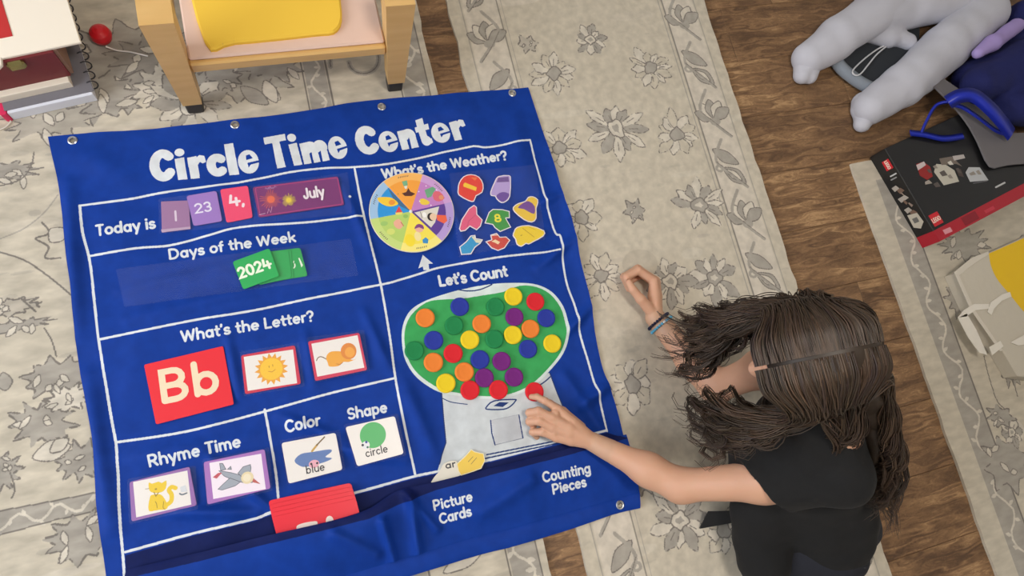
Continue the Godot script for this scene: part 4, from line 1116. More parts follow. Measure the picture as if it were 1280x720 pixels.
	# rhyme row
	card("picture_card", "purple bordered card with a sitting yellow cat", "card", rounded(pts([-0.4664, -0.0663, -0.3504, -0.0693, -0.3471, 0.012, -0.4717, 0.0123]), 0.005), rgb(150, 104, 170), func(p):
		p.poly(pts([-0.4597, -0.0646, -0.3555, -0.0624, -0.3572, 0.0077, -0.4622, 0.0064]), wh)
		var ye := rgb(236, 200, 46); var dk := rgb(150, 120, 40)
		p.line(smooth(pts([-0.4051, -0.0031, -0.3944, -0.0083, -0.3915, -0.021, -0.3952, -0.0314, -0.3895, -0.0366, -0.3824, -0.0327]), 4), 0.0085, ye)
		p.poly(closed_smooth(pts([-0.4323, -0.0261, -0.428, -0.0303, -0.4133, -0.0279, -0.4068, -0.0195, -0.4015, -0.0021, -0.4061, 0.0047, -0.422, 0.0019, -0.4356, 0.001, -0.4376, -0.0088]), 3), ye)
		p.poly(closed_smooth(pts([-0.431, -0.0566, -0.4253, -0.0525, -0.4125, -0.0538, -0.4068, -0.0491, -0.3976, -0.0522, -0.4008, -0.0368, -0.4103, -0.0312, -0.4239, -0.0333, -0.4317, -0.0407]), 2), ye)
		p.line(pts([-0.4215, -0.002, -0.4216, -0.0113, -0.4235, -0.0158]), 0.0012, dk); p.disc(pts([-0.4193, -0.0399])[0], 0.0022, 0.0016, dk); p.line(pts([-0.4237, -0.0346, -0.421, -0.0259, -0.4153, -0.0319]), 0.0016, dk)
		p.line(pts([-0.4386, -0.0451, -0.4318, -0.0442]), 0.001, dk); p.line(smooth(pts([-0.4078, -0.0118, -0.4105, -0.0005, -0.4073, 0.0044]), 3), 0.001, dk)
		p.line(smooth(pts([-0.376, -0.0197, -0.3718, -0.0165, -0.3628, -0.0174]), 4), 0.003, rgb(110, 120, 130)); p.poly(pts([-0.3735, -0.0326, -0.3631, -0.034, -0.3611, -0.02, -0.3736, -0.0218]), rgb(214, 216, 220)), "rhyme picture cards")
	card("picture_card", "purple bordered card with a grey propeller aeroplane", "card", rounded(pts([-0.3206, -0.0714, -0.198, -0.0688, -0.1989, 0.0145, -0.325, 0.0156]), 0.005), rgb(168, 112, 186), func(p):
		p.poly(pts([-0.3097, -0.067, -0.2063, -0.0612, -0.2084, 0.0132, -0.3125, 0.0074]), rgb(242, 230, 240))
		var gr := rgb(160, 166, 178); var dk := rgb(84, 84, 92)
		for s in [pts([-0.294, -0.0468, -0.2878, -0.0444, -0.2705, -0.0368, -0.2509, -0.0258, -0.2283, -0.0135, -0.2326, -0.0065, -0.2505, -0.011, -0.2701, -0.0215, -0.2854, -0.0336]), pts([-0.2746, -0.0268, -0.2919, -0.016, -0.3006, -0.01, -0.2933, -0.0062, -0.2668, -0.0082, -0.2554, -0.0136]), pts([-0.2579, -0.0323, -0.2456, -0.0431, -0.2308, -0.0442, -0.2306, -0.0366, -0.2354, -0.0225, -0.2491, -0.0203]), pts([-0.2902, -0.0459, -0.2901, -0.0611, -0.2843, -0.0596, -0.2797, -0.046]), pts([-0.2771, -0.0454, -0.2698, -0.0499, -0.269, -0.0433])]:
			p.poly(s, gr); p.line(s, 0.0011, dk, true)
		p.poly(pts([-0.3073, -0.0363, -0.2959, -0.0426, -0.2882, -0.0412, -0.3001, -0.0318]), rgb(196, 84, 96)); p.poly(pts([-0.2298, -0.0155, -0.2171, 0.0005, -0.2324, -0.0073]), rgb(190, 90, 84)); p.disc(pts([-0.2408, -0.0188])[0], 0.0125, 0.0125, rgb(232, 214, 172)); p.disc(pts([-0.2413, -0.0189])[0], 0.008, 0.008, rgb(240, 228, 200)), "rhyme picture cards")
	card("picture_card", "white card printed blue with a blue paint patch and brush", "card", rounded(pts([-0.1628, -0.0739, -0.0479, -0.069, -0.0475, 0.0124, -0.1622, 0.014]), 0.006), wh, func(p):
		p.poly(closed_smooth(pts([-0.1422, -0.0309, -0.1274, -0.0412, -0.1027, -0.0398, -0.0667, -0.0367, -0.0641, -0.0304, -0.0783, -0.0231, -0.0648, -0.0166, -0.0848, -0.0122, -0.1211, -0.0119, -0.1356, -0.0192]), 3), rgb(92, 122, 178))
		p.line(pts([-0.1033, -0.0418, -0.0904, -0.0527]), 0.0045, rgb(200, 160, 80)); p.line(pts([-0.0915, -0.0521, -0.0726, -0.0654]), 0.003, rgb(120, 96, 60))
		p.disc(pts([-0.104, -0.0141])[0], 0.011, 0.0085, rgb(232, 170, 184)); p.disc(pts([-0.1097, -0.0155])[0], 0.0024, 0.0024, rgb(40, 36, 40)); p.disc(pts([-0.0972, -0.0143])[0], 0.0024, 0.0024, rgb(40, 36, 40))
		p.text("blue", pts([-0.1239, 0.004])[0], pts([-0.0834, 0.0058])[0], 0.019, rgb(40, 38, 42), 0.12), "colour and shape cards")
	card("picture_card", "white card printed circle with a green disc", "card", rounded(pts([-0.0251, -0.076, 0.0849, -0.0753, 0.0878, 0.0104, -0.0157, 0.0133]), 0.006), wh, func(p):
		p.disc(pts([0.0299, -0.0452])[0], 0.0285, 0.0285, rgb(84, 182, 104), 0.0, 32)
		p.disc(pts([0.0108, -0.0274])[0], 0.0085, 0.0085, rgb(232, 232, 236)); p.disc(pts([0.0041, -0.029])[0], 0.0028, 0.0028, rgb(40, 40, 60)); p.disc(pts([0.013, -0.0335])[0], 0.0028, 0.0028, rgb(60, 80, 150)); p.disc(pts([0.0136, -0.022])[0], 0.0024, 0.0024, rgb(60, 110, 90))
		p.text("circle", pts([0.0056, -0.0002])[0], pts([0.0559, -0.0003])[0], 0.019, rgb(40, 38, 42), 0.12), "colour and shape cards")
	# red stack in the pocket
	for k in 5:
		var up := Vector2(-0.001, -0.0085) * (4 - k)
		var q := pts([-0.2044, 0.0722, -0.0309, 0.0779, -0.0268, 0.148, -0.1983, 0.1454])
		for i in q.size(): q[i] += up
		card("letter_card", ["red card at the back of the stack in the pocket", "red card second from the back of the stack in the pocket", "middle red card of the stack in the pocket", "red card just behind the front card in the pocket", "red card with pale print at the front of the pocket stack"][k], "card", rounded(q, 0.008), rgb(232, 36, 56), func(p):
			if k == 4:
				p.poly(closed_smooth(pts([-0.1603, 0.1057, -0.1494, 0.1002, -0.1212, 0.1025, -0.1172, 0.1087, -0.1236, 0.1256, -0.1503, 0.1251]), 3), rgb(240, 222, 214))
				p.disc(Vector2(-0.092, 0.1102), 0.008, 0.011, rgb(240, 222, 214)), "red letter cards in the pocket", 0.0003 + 0.0045 * k, 0.0013)
	# loose cut-out pieces in the pocket
	card("picture_piece", "small pale grey cut-out piece poking out of the pocket", "cut-out", closed_smooth(pts([0.135, 0.0864, 0.1586, 0.0672, 0.1727, 0.0526, 0.2009, 0.0543, 0.2043, 0.0828, 0.1918, 0.0945, 0.1636, 0.0989]), 2), rgb(206, 200, 186), func(p):
		p.text("ar", pts([0.1729, 0.0665])[0], pts([0.1979, 0.0674])[0], 0.016, rgb(48, 48, 54), 0.2), "pieces in the pocket", 0.001)
	card("picture_piece", "small yellow cut-out piece poking out of the pocket", "cut-out", pts([0.1995, 0.0603, 0.2215, 0.0486, 0.2392, 0.0368, 0.2465, 0.044, 0.2657, 0.053, 0.2651, 0.0701, 0.252, 0.0851, 0.2265, 0.0873, 0.203, 0.0888, 0.1992, 0.0762]), rgb(224, 214, 178), func(p):
		p.poly(inset(pts([0.1995, 0.0603, 0.2215, 0.0486, 0.2392, 0.0368, 0.2465, 0.044, 0.2657, 0.053, 0.2651, 0.0701, 0.252, 0.0851, 0.2265, 0.0873, 0.203, 0.0888, 0.1992, 0.0762]), 0.0018), rgb(232, 194, 56))
		p.line(pts([0.2266, 0.0627, 0.2397, 0.0541]), 0.0012, rgb(120, 90, 40)); p.line(pts([0.2317, 0.0693, 0.247, 0.0586]), 0.0012, rgb(120, 90, 40)), "pieces in the pocket", 0.003)

# ---------------------------------------------------------------- weather wheel
func build_wheel() -> void:
	var c := Vector2(0.2237, -0.5491)
	var rim := pts([0.1213, -0.5661, 0.3282, -0.5319, 0.2449, -0.6508, 0.2032, -0.4504])
	var r := (rim[0].distance_to(rim[1]) + rim[2].distance_to(rim[3])) * 0.25
	var ring := PackedVector2Array()
	for k in 56: ring.append(c + Vector2(r, 0).rotated(TAU * k / 56))
	var y := 0.009
	for a in ring: y = maxf(y, cloth_y(a))
	var t := thing("weather_wheel", "round weather wheel with six coloured picture sectors", "wheel", Vector3(c.x, y, c.y))
	var m := MB.new(); m.prism(ring, y, y + 0.003, 0.0006)
	part(t, "disc", m, mat(rgb(226, 220, 200), 0.4))
	var hub: Vector2 = pts([0.2206, -0.5504])[0]
	var cuts := pts([0.2685, -0.6392, 0.3228, -0.5585, 0.2784, -0.4651, 0.178, -0.4603, 0.1254, -0.547, 0.1744, -0.6304])
	var cols := [rgb(196, 130, 196), rgb(92, 60, 150), rgb(246, 226, 84), rgb(184, 212, 110), rgb(42, 150, 222), rgb(246, 164, 66)]
	var outer := [rgb(206, 160, 214), rgb(182, 156, 216), rgb(248, 232, 130), rgb(200, 220, 130), rgb(160, 196, 230), rgb(250, 186, 100)]
	var names := ["lilac", "violet", "yellow", "light green", "blue", "orange"]
	for k in 6:
		var a0 := (cuts[k] - c).angle(); var a1 := (cuts[(k + 1) % 6] - c).angle()
		if a1 < a0: a1 += TAU
		var p := pen_mesh(y + 0.003)
		for lay in 2:
			var rr := r * (0.985 if lay == 0 else 0.8)
			var s := PackedVector2Array([hub])
			for i in 12: s.append(c + Vector2(rr, 0).rotated(lerpf(a0, a1, i / 11.0)))
			p.poly(s, (outer if lay == 0 else cols)[k])
		draw_sector(p, k)
		# small caption along the rim
		var am := (a0 + a1) * 0.5
		for i in 6: p.capsule(c + Vector2(r * 0.89, 0).rotated(am + (i - 2.5) * 0.05), c + Vector2(r * 0.92, 0).rotated(am + (i - 2.2) * 0.05), 0.0016, rgb(84, 70, 80), 2)
		part(t, "sector", p.mb, ink_mat, names[k] + " picture sector")
	var hb := MB.new(); hb.lathe(Vector3(hub.x, y + 0.003, hub.y), pts([0.004, 0, 0.004, 0.0012, 0.0028, 0.0022, 0, 0.0026]), 16)
	part(t, "hub", hb, mat(rgb(235, 235, 235), 0.3))
func draw_sector(p: Pen, k: int) -> void:
	match k:
		0:
			p.poly(pts([0.2653, -0.6001, 0.2869, -0.6057, 0.294, -0.5991, 0.278, -0.5801, 0.2674, -0.5782]), rgb(110, 170, 130)); p.poly(closed_smooth(pts([0.2463, -0.5745, 0.2574, -0.5791, 0.2717, -0.5668, 0.2637, -0.561, 0.2508, -0.5638]), 2), rgb(238, 204, 70))
			p.poly(closed_smooth(pts([0.2851, -0.5897, 0.3007, -0.5909, 0.3102, -0.5714, 0.2951, -0.5648, 0.283, -0.5721]), 2), rgb(222, 104, 120)); p.disc(pts([0.3023, -0.5744])[0], 0.006, 0.006, rgb(226, 150, 110))
			for d in [Vector2(0.2714, -0.6099), Vector2(0.2506, -0.5981), Vector2(0.2949, -0.5954), Vector2(0.2474, -0.5729), Vector2(0.2726, -0.5581)]: p.disc(d, 0.0016, 0.0016, rgb(240, 230, 244))
		1:
			p.poly(pts([0.2287, -0.5462, 0.2923, -0.552, 0.2737, -0.5133, 0.261, -0.5013]), rgb(222, 216, 206)); p.disc(pts([0.2669, -0.5285])[0], 0.0095, 0.0105, rgb(40, 32, 34)); p.disc(pts([0.2718, -0.5277])[0], 0.0085, 0.0095, rgb(234, 200, 170))
			p.poly(pts([0.281, -0.5315, 0.3037, -0.5266, 0.3039, -0.5117, 0.2942, -0.5063, 0.2797, -0.5176]), rgb(236, 100, 70)); p.line(pts([0.2437, -0.5458, 0.2442, -0.5295]), 0.0015, rgb(120, 116, 120)); p.disc(pts([0.2517, -0.5364])[0], 0.005, 0.007, rgb(246, 244, 240))
		2:
			p.disc(pts([0.2321, -0.5035])[0], 0.0105, 0.0095, rgb(236, 180, 160)); p.poly(closed_smooth(pts([0.2201, -0.5049, 0.227, -0.5142, 0.2355, -0.5152, 0.2427, -0.5097, 0.2424, -0.5003, 0.2321, -0.507]), 2), rgb(128, 60, 130))
			p.poly(pts([0.2336, -0.4747, 0.2429, -0.4793, 0.2481, -0.4721, 0.2445, -0.463, 0.2334, -0.4657]), rgb(50, 140, 200)); p.disc(pts([0.2242, -0.485])[0], 0.008, 0.012, rgb(244, 226, 160)); p.disc(pts([0.2036, -0.4782])[0], 0.012, 0.016, rgb(246, 220, 50))
		3:
			p.poly(closed_smooth(pts([0.1741, -0.5301, 0.1885, -0.5364, 0.195, -0.5196, 0.1866, -0.5106, 0.1762, -0.5159]), 2), rgb(236, 176, 150)); p.disc(pts([0.1631, -0.5077])[0], 0.01, 0.008, rgb(214, 224, 120)); p.line(pts([0.1916, -0.5272, 0.196, -0.5166]), 0.0018, rgb(196, 90, 80))
			p.disc(pts([0.1513, -0.5305])[0], 0.009, 0.006, rgb(160, 200, 110)); p.disc(pts([0.2059, -0.5405])[0], 0.006, 0.005, rgb(150, 196, 100))
		4:
			p.poly(pts([0.1775, -0.621, 0.2207, -0.551, 0.1983, -0.5681, 0.1876, -0.5805]), rgb(64, 110, 150)); p.poly(closed_smooth(pts([0.1482, -0.5974, 0.1646, -0.5976, 0.1832, -0.5917, 0.1949, -0.5757, 0.1823, -0.5707, 0.1664, -0.5733, 0.1522, -0.5844]), 3), rgb(246, 204, 60)); p.disc(pts([0.1804, -0.5809])[0], 0.008, 0.0065, rgb(238, 150, 60))
			p.poly(pts([0.1838, -0.5536, 0.1951, -0.5686, 0.2003, -0.552]), rgb(226, 72, 72)); p.poly(pts([0.1827, -0.5531, 0.201, -0.5522, 0.1978, -0.5464, 0.1842, -0.5473]), rgb(240, 220, 110))
		5:
			p.poly(pts([0.215, -0.6302, 0.228, -0.6317, 0.2273, -0.6186, 0.2168, -0.6177]), rgb(120, 180, 140)); p.poly(pts([0.2177, -0.6176, 0.2258, -0.6177, 0.2236, -0.6102, 0.2186, -0.6103]), rgb(226, 226, 214))
			p.poly(pts([0.2088, -0.6001, 0.2202, -0.6018, 0.2271, -0.6111, 0.2305, -0.6013, 0.241, -0.5939, 0.231, -0.5894, 0.2148, -0.592]), rgb(84, 46, 40)); p.disc(pts([0.1994, -0.5998])[0], 0.001, 0.001, rgb(90, 60, 50))

# ---------------------------------------------------------------- cut-out clothes
func build_cutouts() -> void:
	var gp := "weather clothing cut-outs"
	var edge_col := rgb(236, 228, 232)
	var cut := func(called: String, label: String, q: PackedVector2Array, col: Color, lift: float, extra: Callable) -> void:
		card(called, label, "cut-out", q, edge_col, func(p):
			p.poly(inset(q, 0.0024), col)
			extra.call(p), gp, lift, 0.0012)
	cut.call("clothing_cutout", "red cap cut-out with a yellow stripe", closed_smooth(pts([0.3489, -0.5905, 0.3555, -0.6077, 0.3709, -0.6229, 0.3919, -0.6259, 0.4108, -0.6157, 0.4171, -0.5944, 0.4096, -0.5729, 0.3922, -0.5662, 0.3827, -0.5524, 0.369, -0.5565, 0.3476, -0.5755]), 2), rgb(230, 62, 48), 0.0, func(p):
		p.poly(pts([0.3662, -0.6024, 0.3712, -0.606, 0.3981, -0.5886, 0.3938, -0.5791, 0.3648, -0.596]), rgb(246, 200, 50)); p.poly(pts([0.3882, -0.6173, 0.4051, -0.614, 0.398, -0.6066]), rgb(240, 120, 60)))
	cut.call("clothing_cutout", "purple and lilac mitten cut-out", closed_smooth(pts([0.4473, -0.5971, 0.4601, -0.61, 0.4896, -0.6085, 0.4908, -0.5941, 0.4783, -0.5517, 0.4645, -0.5392, 0.4509, -0.5378, 0.4413, -0.5496, 0.439, -0.558, 0.4298, -0.5609, 0.4303, -0.5722]), 2), rgb(184, 160, 214), 0.0, func(p):
		p.poly(pts([0.459, -0.6057, 0.4861, -0.6045, 0.4849, -0.5906, 0.452, -0.5942]), rgb(116, 86, 150)); p.poly(closed_smooth(pts([0.4447, -0.5607, 0.4613, -0.5662, 0.4765, -0.5593, 0.4737, -0.5506, 0.4626, -0.5417, 0.4521, -0.5412, 0.444, -0.5521]), 2), rgb(112, 78, 158)))
	cut.call("clothing_cutout", "pink jacket cut-out folded over itself", closed_smooth(pts([0.3285, -0.4877, 0.3393, -0.5093, 0.3642, -0.5356, 0.3798, -0.5428, 0.3858, -0.5357, 0.3823, -0.5172, 0.3926, -0.5003, 0.3836, -0.484, 0.3713, -0.4761, 0.3569, -0.4885, 0.3432, -0.4795, 0.3308, -0.4795]), 1), rgb(226, 92, 128), 0.0, func(p):
		p.line(pts([0.3791, -0.517, 0.3567, -0.5028, 0.3503, -0.4897]), 0.0012, rgb(190, 70, 110)))
	cut.call("clothing_cutout", "red sandal cut-out with pale straps", pts([0.3865, -0.4444, 0.4027, -0.4468, 0.4029, -0.4593, 0.4202, -0.4616, 0.4262, -0.4499, 0.4417, -0.4483, 0.4502, -0.4368, 0.431, -0.4188, 0.4126, -0.415, 0.3975, -0.4247]), rgb(206, 70, 56), 0.0, func(p):
		p.line(pts([0.4068, -0.4568, 0.4224, -0.4559]), 0.0022, rgb(240, 220, 200)); p.poly(pts([0.4015, -0.4417, 0.4128, -0.4451, 0.4229, -0.4362, 0.4165, -0.4313, 0.4092, -0.4375]), rgb(244, 214, 170)))
	cut.call("clothing_cutout", "green shirt cut-out printed with a yellow numeral", pts([0.395, -0.491, 0.4125, -0.5179, 0.4247, -0.5246, 0.4484, -0.52, 0.4664, -0.5119, 0.4626, -0.4936, 0.4529, -0.4945, 0.4602, -0.4691, 0.4291, -0.4619, 0.4181, -0.4745, 0.4143, -0.4838]), rgb(62, 150, 66), 0.0016, func(p):
		p.text("8", pts([0.4208, -0.4877])[0], pts([0.4412, -0.4871])[0], 0.0225, rgb(240, 228, 60), 0.2))
	cut.call("clothing_cutout", "winter hat cut-out in yellow and purple with a bobble", closed_smooth(pts([0.4771, -0.5207, 0.4936, -0.529, 0.5123, -0.5315, 0.5226, -0.5409, 0.5364, -0.5406, 0.5475, -0.5295, 0.5424, -0.5156, 0.5366, -0.5055, 0.5307, -0.4808, 0.5155, -0.4724, 0.4965, -0.4829, 0.4774, -0.5072]), 2), rgb(236, 196, 66), 0.0, func(p):
		p.poly(closed_smooth(pts([0.4888, -0.517, 0.5077, -0.5278, 0.5225, -0.5291, 0.5338, -0.5133, 0.5282, -0.494, 0.5154, -0.5009, 0.5035, -0.5109]), 2), rgb(118, 74, 150)))
	cut.call("clothing_cutout", "bright yellow raincoat cut-out with dark fold lines", closed_smooth(pts([0.4592, -0.4477, 0.4656, -0.4592, 0.4757, -0.4683, 0.5072, -0.4683, 0.5436, -0.4476, 0.5378, -0.4323, 0.5101, -0.4227, 0.4946, -0.4182, 0.4882, -0.4211, 0.4743, -0.4154, 0.4639, -0.4236, 0.4637, -0.4372]), 2), rgb(240, 206, 46), 0.0, func(p):
		p.line(pts([0.4896, -0.4623, 0.5132, -0.4347]), 0.0016, rgb(190, 150, 30)); p.line(pts([0.4797, -0.4442, 0.4835, -0.4453]), 0.0018, rgb(170, 130, 30)); p.line(pts([0.5059, -0.4631, 0.5215, -0.4532]), 0.0012, rgb(200, 165, 40)))
	cut.call("clothing_cutout", "blue swimsuit cut-out with a cream top", pts([0.319, -0.4422, 0.3384, -0.4528, 0.3535, -0.466, 0.3655, -0.4657, 0.3652, -0.4569, 0.382, -0.4505, 0.3736, -0.4413, 0.358, -0.4335, 0.3443, -0.4185, 0.3193, -0.4212]), rgb(44, 152, 206), 0.0, func(p):
		p.poly(pts([0.355, -0.4622, 0.363, -0.4626, 0.3635, -0.4541, 0.3768, -0.4489, 0.3712, -0.4428, 0.3626, -0.4457]), rgb(226, 222, 190)))

# ---------------------------------------------------------------- counting chips
func build_chips() -> void:
	var fuzz := bump_tex(0.12, 6.0, 5)
	var cols := {"red": rgb(222, 30, 42), "orange": rgb(240, 132, 48), "yellow": rgb(240, 208, 30), "green": rgb(20, 132, 72), "blue": rgb(34, 52, 158), "purple": rgb(116, 26, 122)}
	var list := {"orange": pts([0.2004, -0.2844, 0.3304, -0.2437, 0.4463, -0.2077, 0.1972, -0.1769, 0.2633, -0.1394]), "blue": pts([0.2875, -0.2949, 0.4923, -0.2257, 0.2086, -0.2274, 0.4287, -0.1609, 0.3064, -0.1599]), "green": pts([0.3734, -0.2779, 0.2642, -0.2527, 0.3522, -0.2008, 0.1596, -0.2128]),
		"yellow": pts([0.4233, -0.2944, 0.2934, -0.2114, 0.3994, -0.2016, 0.4913, -0.1611, 0.2154, -0.1232]), "red": pts([0.4746, -0.2711, 0.247, -0.1878, 0.2673, -0.0951, 0.333, -0.0809, 0.4173, -0.0571]), "purple": pts([0.4139, -0.2443, 0.3568, -0.1452, 0.3071, -0.1158, 0.3772, -0.1019])}
	var says := {
		"orange": ["orange counting chip nearest the Days of the Week panel", "orange counting chip just above a yellow chip amid the globe", "orange counting chip touching a purple and a yellow chip", "orange counting chip beside a red and a dark green chip", "orange counting chip between a yellow chip and a purple chip"],
		"blue": ["blue counting chip nearest the white cap of the globe", "blue counting chip just below a red chip by the rim", "blue counting chip right above an orange chip", "blue counting chip right below an orange chip", "blue counting chip touching a purple chip"],
		"green": ["dark green counting chip beside the uppermost yellow chip", "dark green counting chip just below a blue chip", "dark green counting chip between two yellow chips", "dark green counting chip tucked against the white globe rim"],
		"yellow": ["yellow counting chip beside the red chip at the globe's top", "yellow counting chip just below an orange chip amid the globe", "yellow counting chip touching an orange and a purple chip", "yellow counting chip standing apart by the globe rim", "yellow counting chip at the globe's lower rim"],
		"red": ["red counting chip beside the uppermost yellow chip", "red counting chip between an orange chip and a yellow chip", "red counting chip at the lower rim beside a purple chip", "red counting chip right above the printed coin slot", "red counting chip under the pointing fingertip"],
		"purple": ["purple counting chip touching an orange and a yellow chip", "purple counting chip beside a blue chip, touching no other", "purple counting chip touching an orange, a blue and a red chip", "purple counting chip nearest the pointing hand"]}
	var m := MB.new()
	m.lathe(Vector3.ZERO, pts([0.0, 0.0002, 0.0205, 0.0002, 0.0222, 0.0012, 0.0229, 0.003, 0.0226, 0.005, 0.0212, 0.0066, 0.0192, 0.0074, 0.0168, 0.0071, 0.0135, 0.0066, 0.0, 0.0062]), 30)
	var mesh := m.mesh()
	for k in list:
		var mt := bumpy(mat(cols[k], 0.85), fuzz, 22.0, 0.5)
		mt.rim_enabled = true; mt.rim = 0.25
		for i in list[k].size():
			var q: Vector2 = list[k][i]
			var ring := PackedVector2Array()
			for a in 8: ring.append(q + Vector2(0.02, 0).rotated(TAU * a / 8))
			var o := MeshInstance3D.new()
			o.name = numbered("counting_chip"); o.mesh = mesh; o.material_override = mt
			add_child(o)
			o.position = Vector3(q.x, rest_y(ring) + 0.0002, q.y); o.rotation.y = i * 1.3
			tag(o, says[k][i], "counting chip", "counting chips on the gumball globe")

# ---------------------------------------------------------------- wooden stool
func build_stool() -> void:
	var z1 := -0.899; var hgt := 0.34; var rail := 0.165
	var beech := mat(Color.WHITE, 0.45)
	var gimg := Image.create(256, 64, false, Image.FORMAT_RGB8)
	var gn := FastNoiseLite.new(); gn.seed = 8; gn.frequency = 0.03
	for y in 64:
		for x in 256: gimg.set_pixel(x, y, rgb(226, 186, 122).lerp(rgb(212, 168, 102), 0.5 + 0.5 * gn.get_noise_2d(x * 0.2, absf(y - 32.0) * 6.0)))
	beech.albedo_texture = ImageTexture.create_from_image(gimg)
	beech.uv1_triplanar = true; beech.uv1_world_triplanar = true; beech.uv1_scale = Vector3(3, 3, 3)
	var st := thing("wooden_stool", "small beech wood child's stool with black foot caps", "stool", Vector3(0.01, 0, -1.1))
	var back := -1.27
	for e in [[-0.228, z1, -1.0, 1.0], [0.25, z1, 1.0, 1.0], [-0.228, back, -1.0, -1.0], [0.25, back, 1.0, -1.0]]:
		var m := MB.new()
		var hb := 0.021; var ht := 0.031
		var b := []; var t := []
		for s in [[-1, -1], [1, -1], [1, 1], [-1, 1]]:
			b.append(Vector3(e[0] + s[0] * hb, 0.044, e[1] + s[1] * hb)); t.append(Vector3(e[0] - e[2] * 0.006 + s[0] * ht, hgt + 0.02, e[1] - e[3] * 0.006 + s[1] * ht))
		m.hexa(b, t)
		var lg := part(st, "leg", m, beech)
		var cp := MB.new(); cp.cbox(Vector3(e[0], 0.0225, e[1]), Vector3(0.037, 0.045, 0.037), 0.003)
		part(lg, "foot_cap", cp, mat(rgb(34, 32, 34), 0.5), "black foot cap")
	for q in [[Vector3(-0.2, rail, z1 - 0.012), Vector3(0.222, rail + 0.032, z1 + 0.014)], [Vector3(-0.2, rail, back - 0.014), Vector3(0.222, rail + 0.032, back + 0.012)], [Vector3(-0.24, rail, back + 0.022), Vector3(-0.214, rail + 0.032, z1 - 0.022)], [Vector3(0.236, rail, back + 0.022), Vector3(0.262, rail + 0.032, z1 - 0.022)]]:
		var m := MB.new(); m.cbox((q[0] + q[1]) * 0.5, (q[1] - q[0]).abs(), 0.004)
		part(st, "rail", m, beech)
	var sm := MB.new(); sm.cbox(Vector3(0.011, rail + 0.037, (z1 + back) * 0.5), Vector3(0.418, 0.01, z1 - back + 0.01), 0.004)
	part(st, "seat", sm, mat(rgb(228, 196, 180), 0.2), "glossy pale pink seat panel")
	var cu := thing("seat_pad", "yellow pad lying on the pink stool seat", "pad", Vector3(0.0, rail + 0.042, -1.08))
	var cm := MB.new()
	cm.prism(closed_smooth(pts([-0.16, -0.925, -0.1, -0.917, 0.06, -0.92, 0.12, -0.928, 0.14, -1.0, 0.14, -1.2, 0.06, -1.23, -0.1, -1.23, -0.17, -1.18]), 4), rail + 0.042, rail + 0.054, 0.004)
	part(cu, "pad", cm, mat(rgb(244, 200, 66), 0.7))

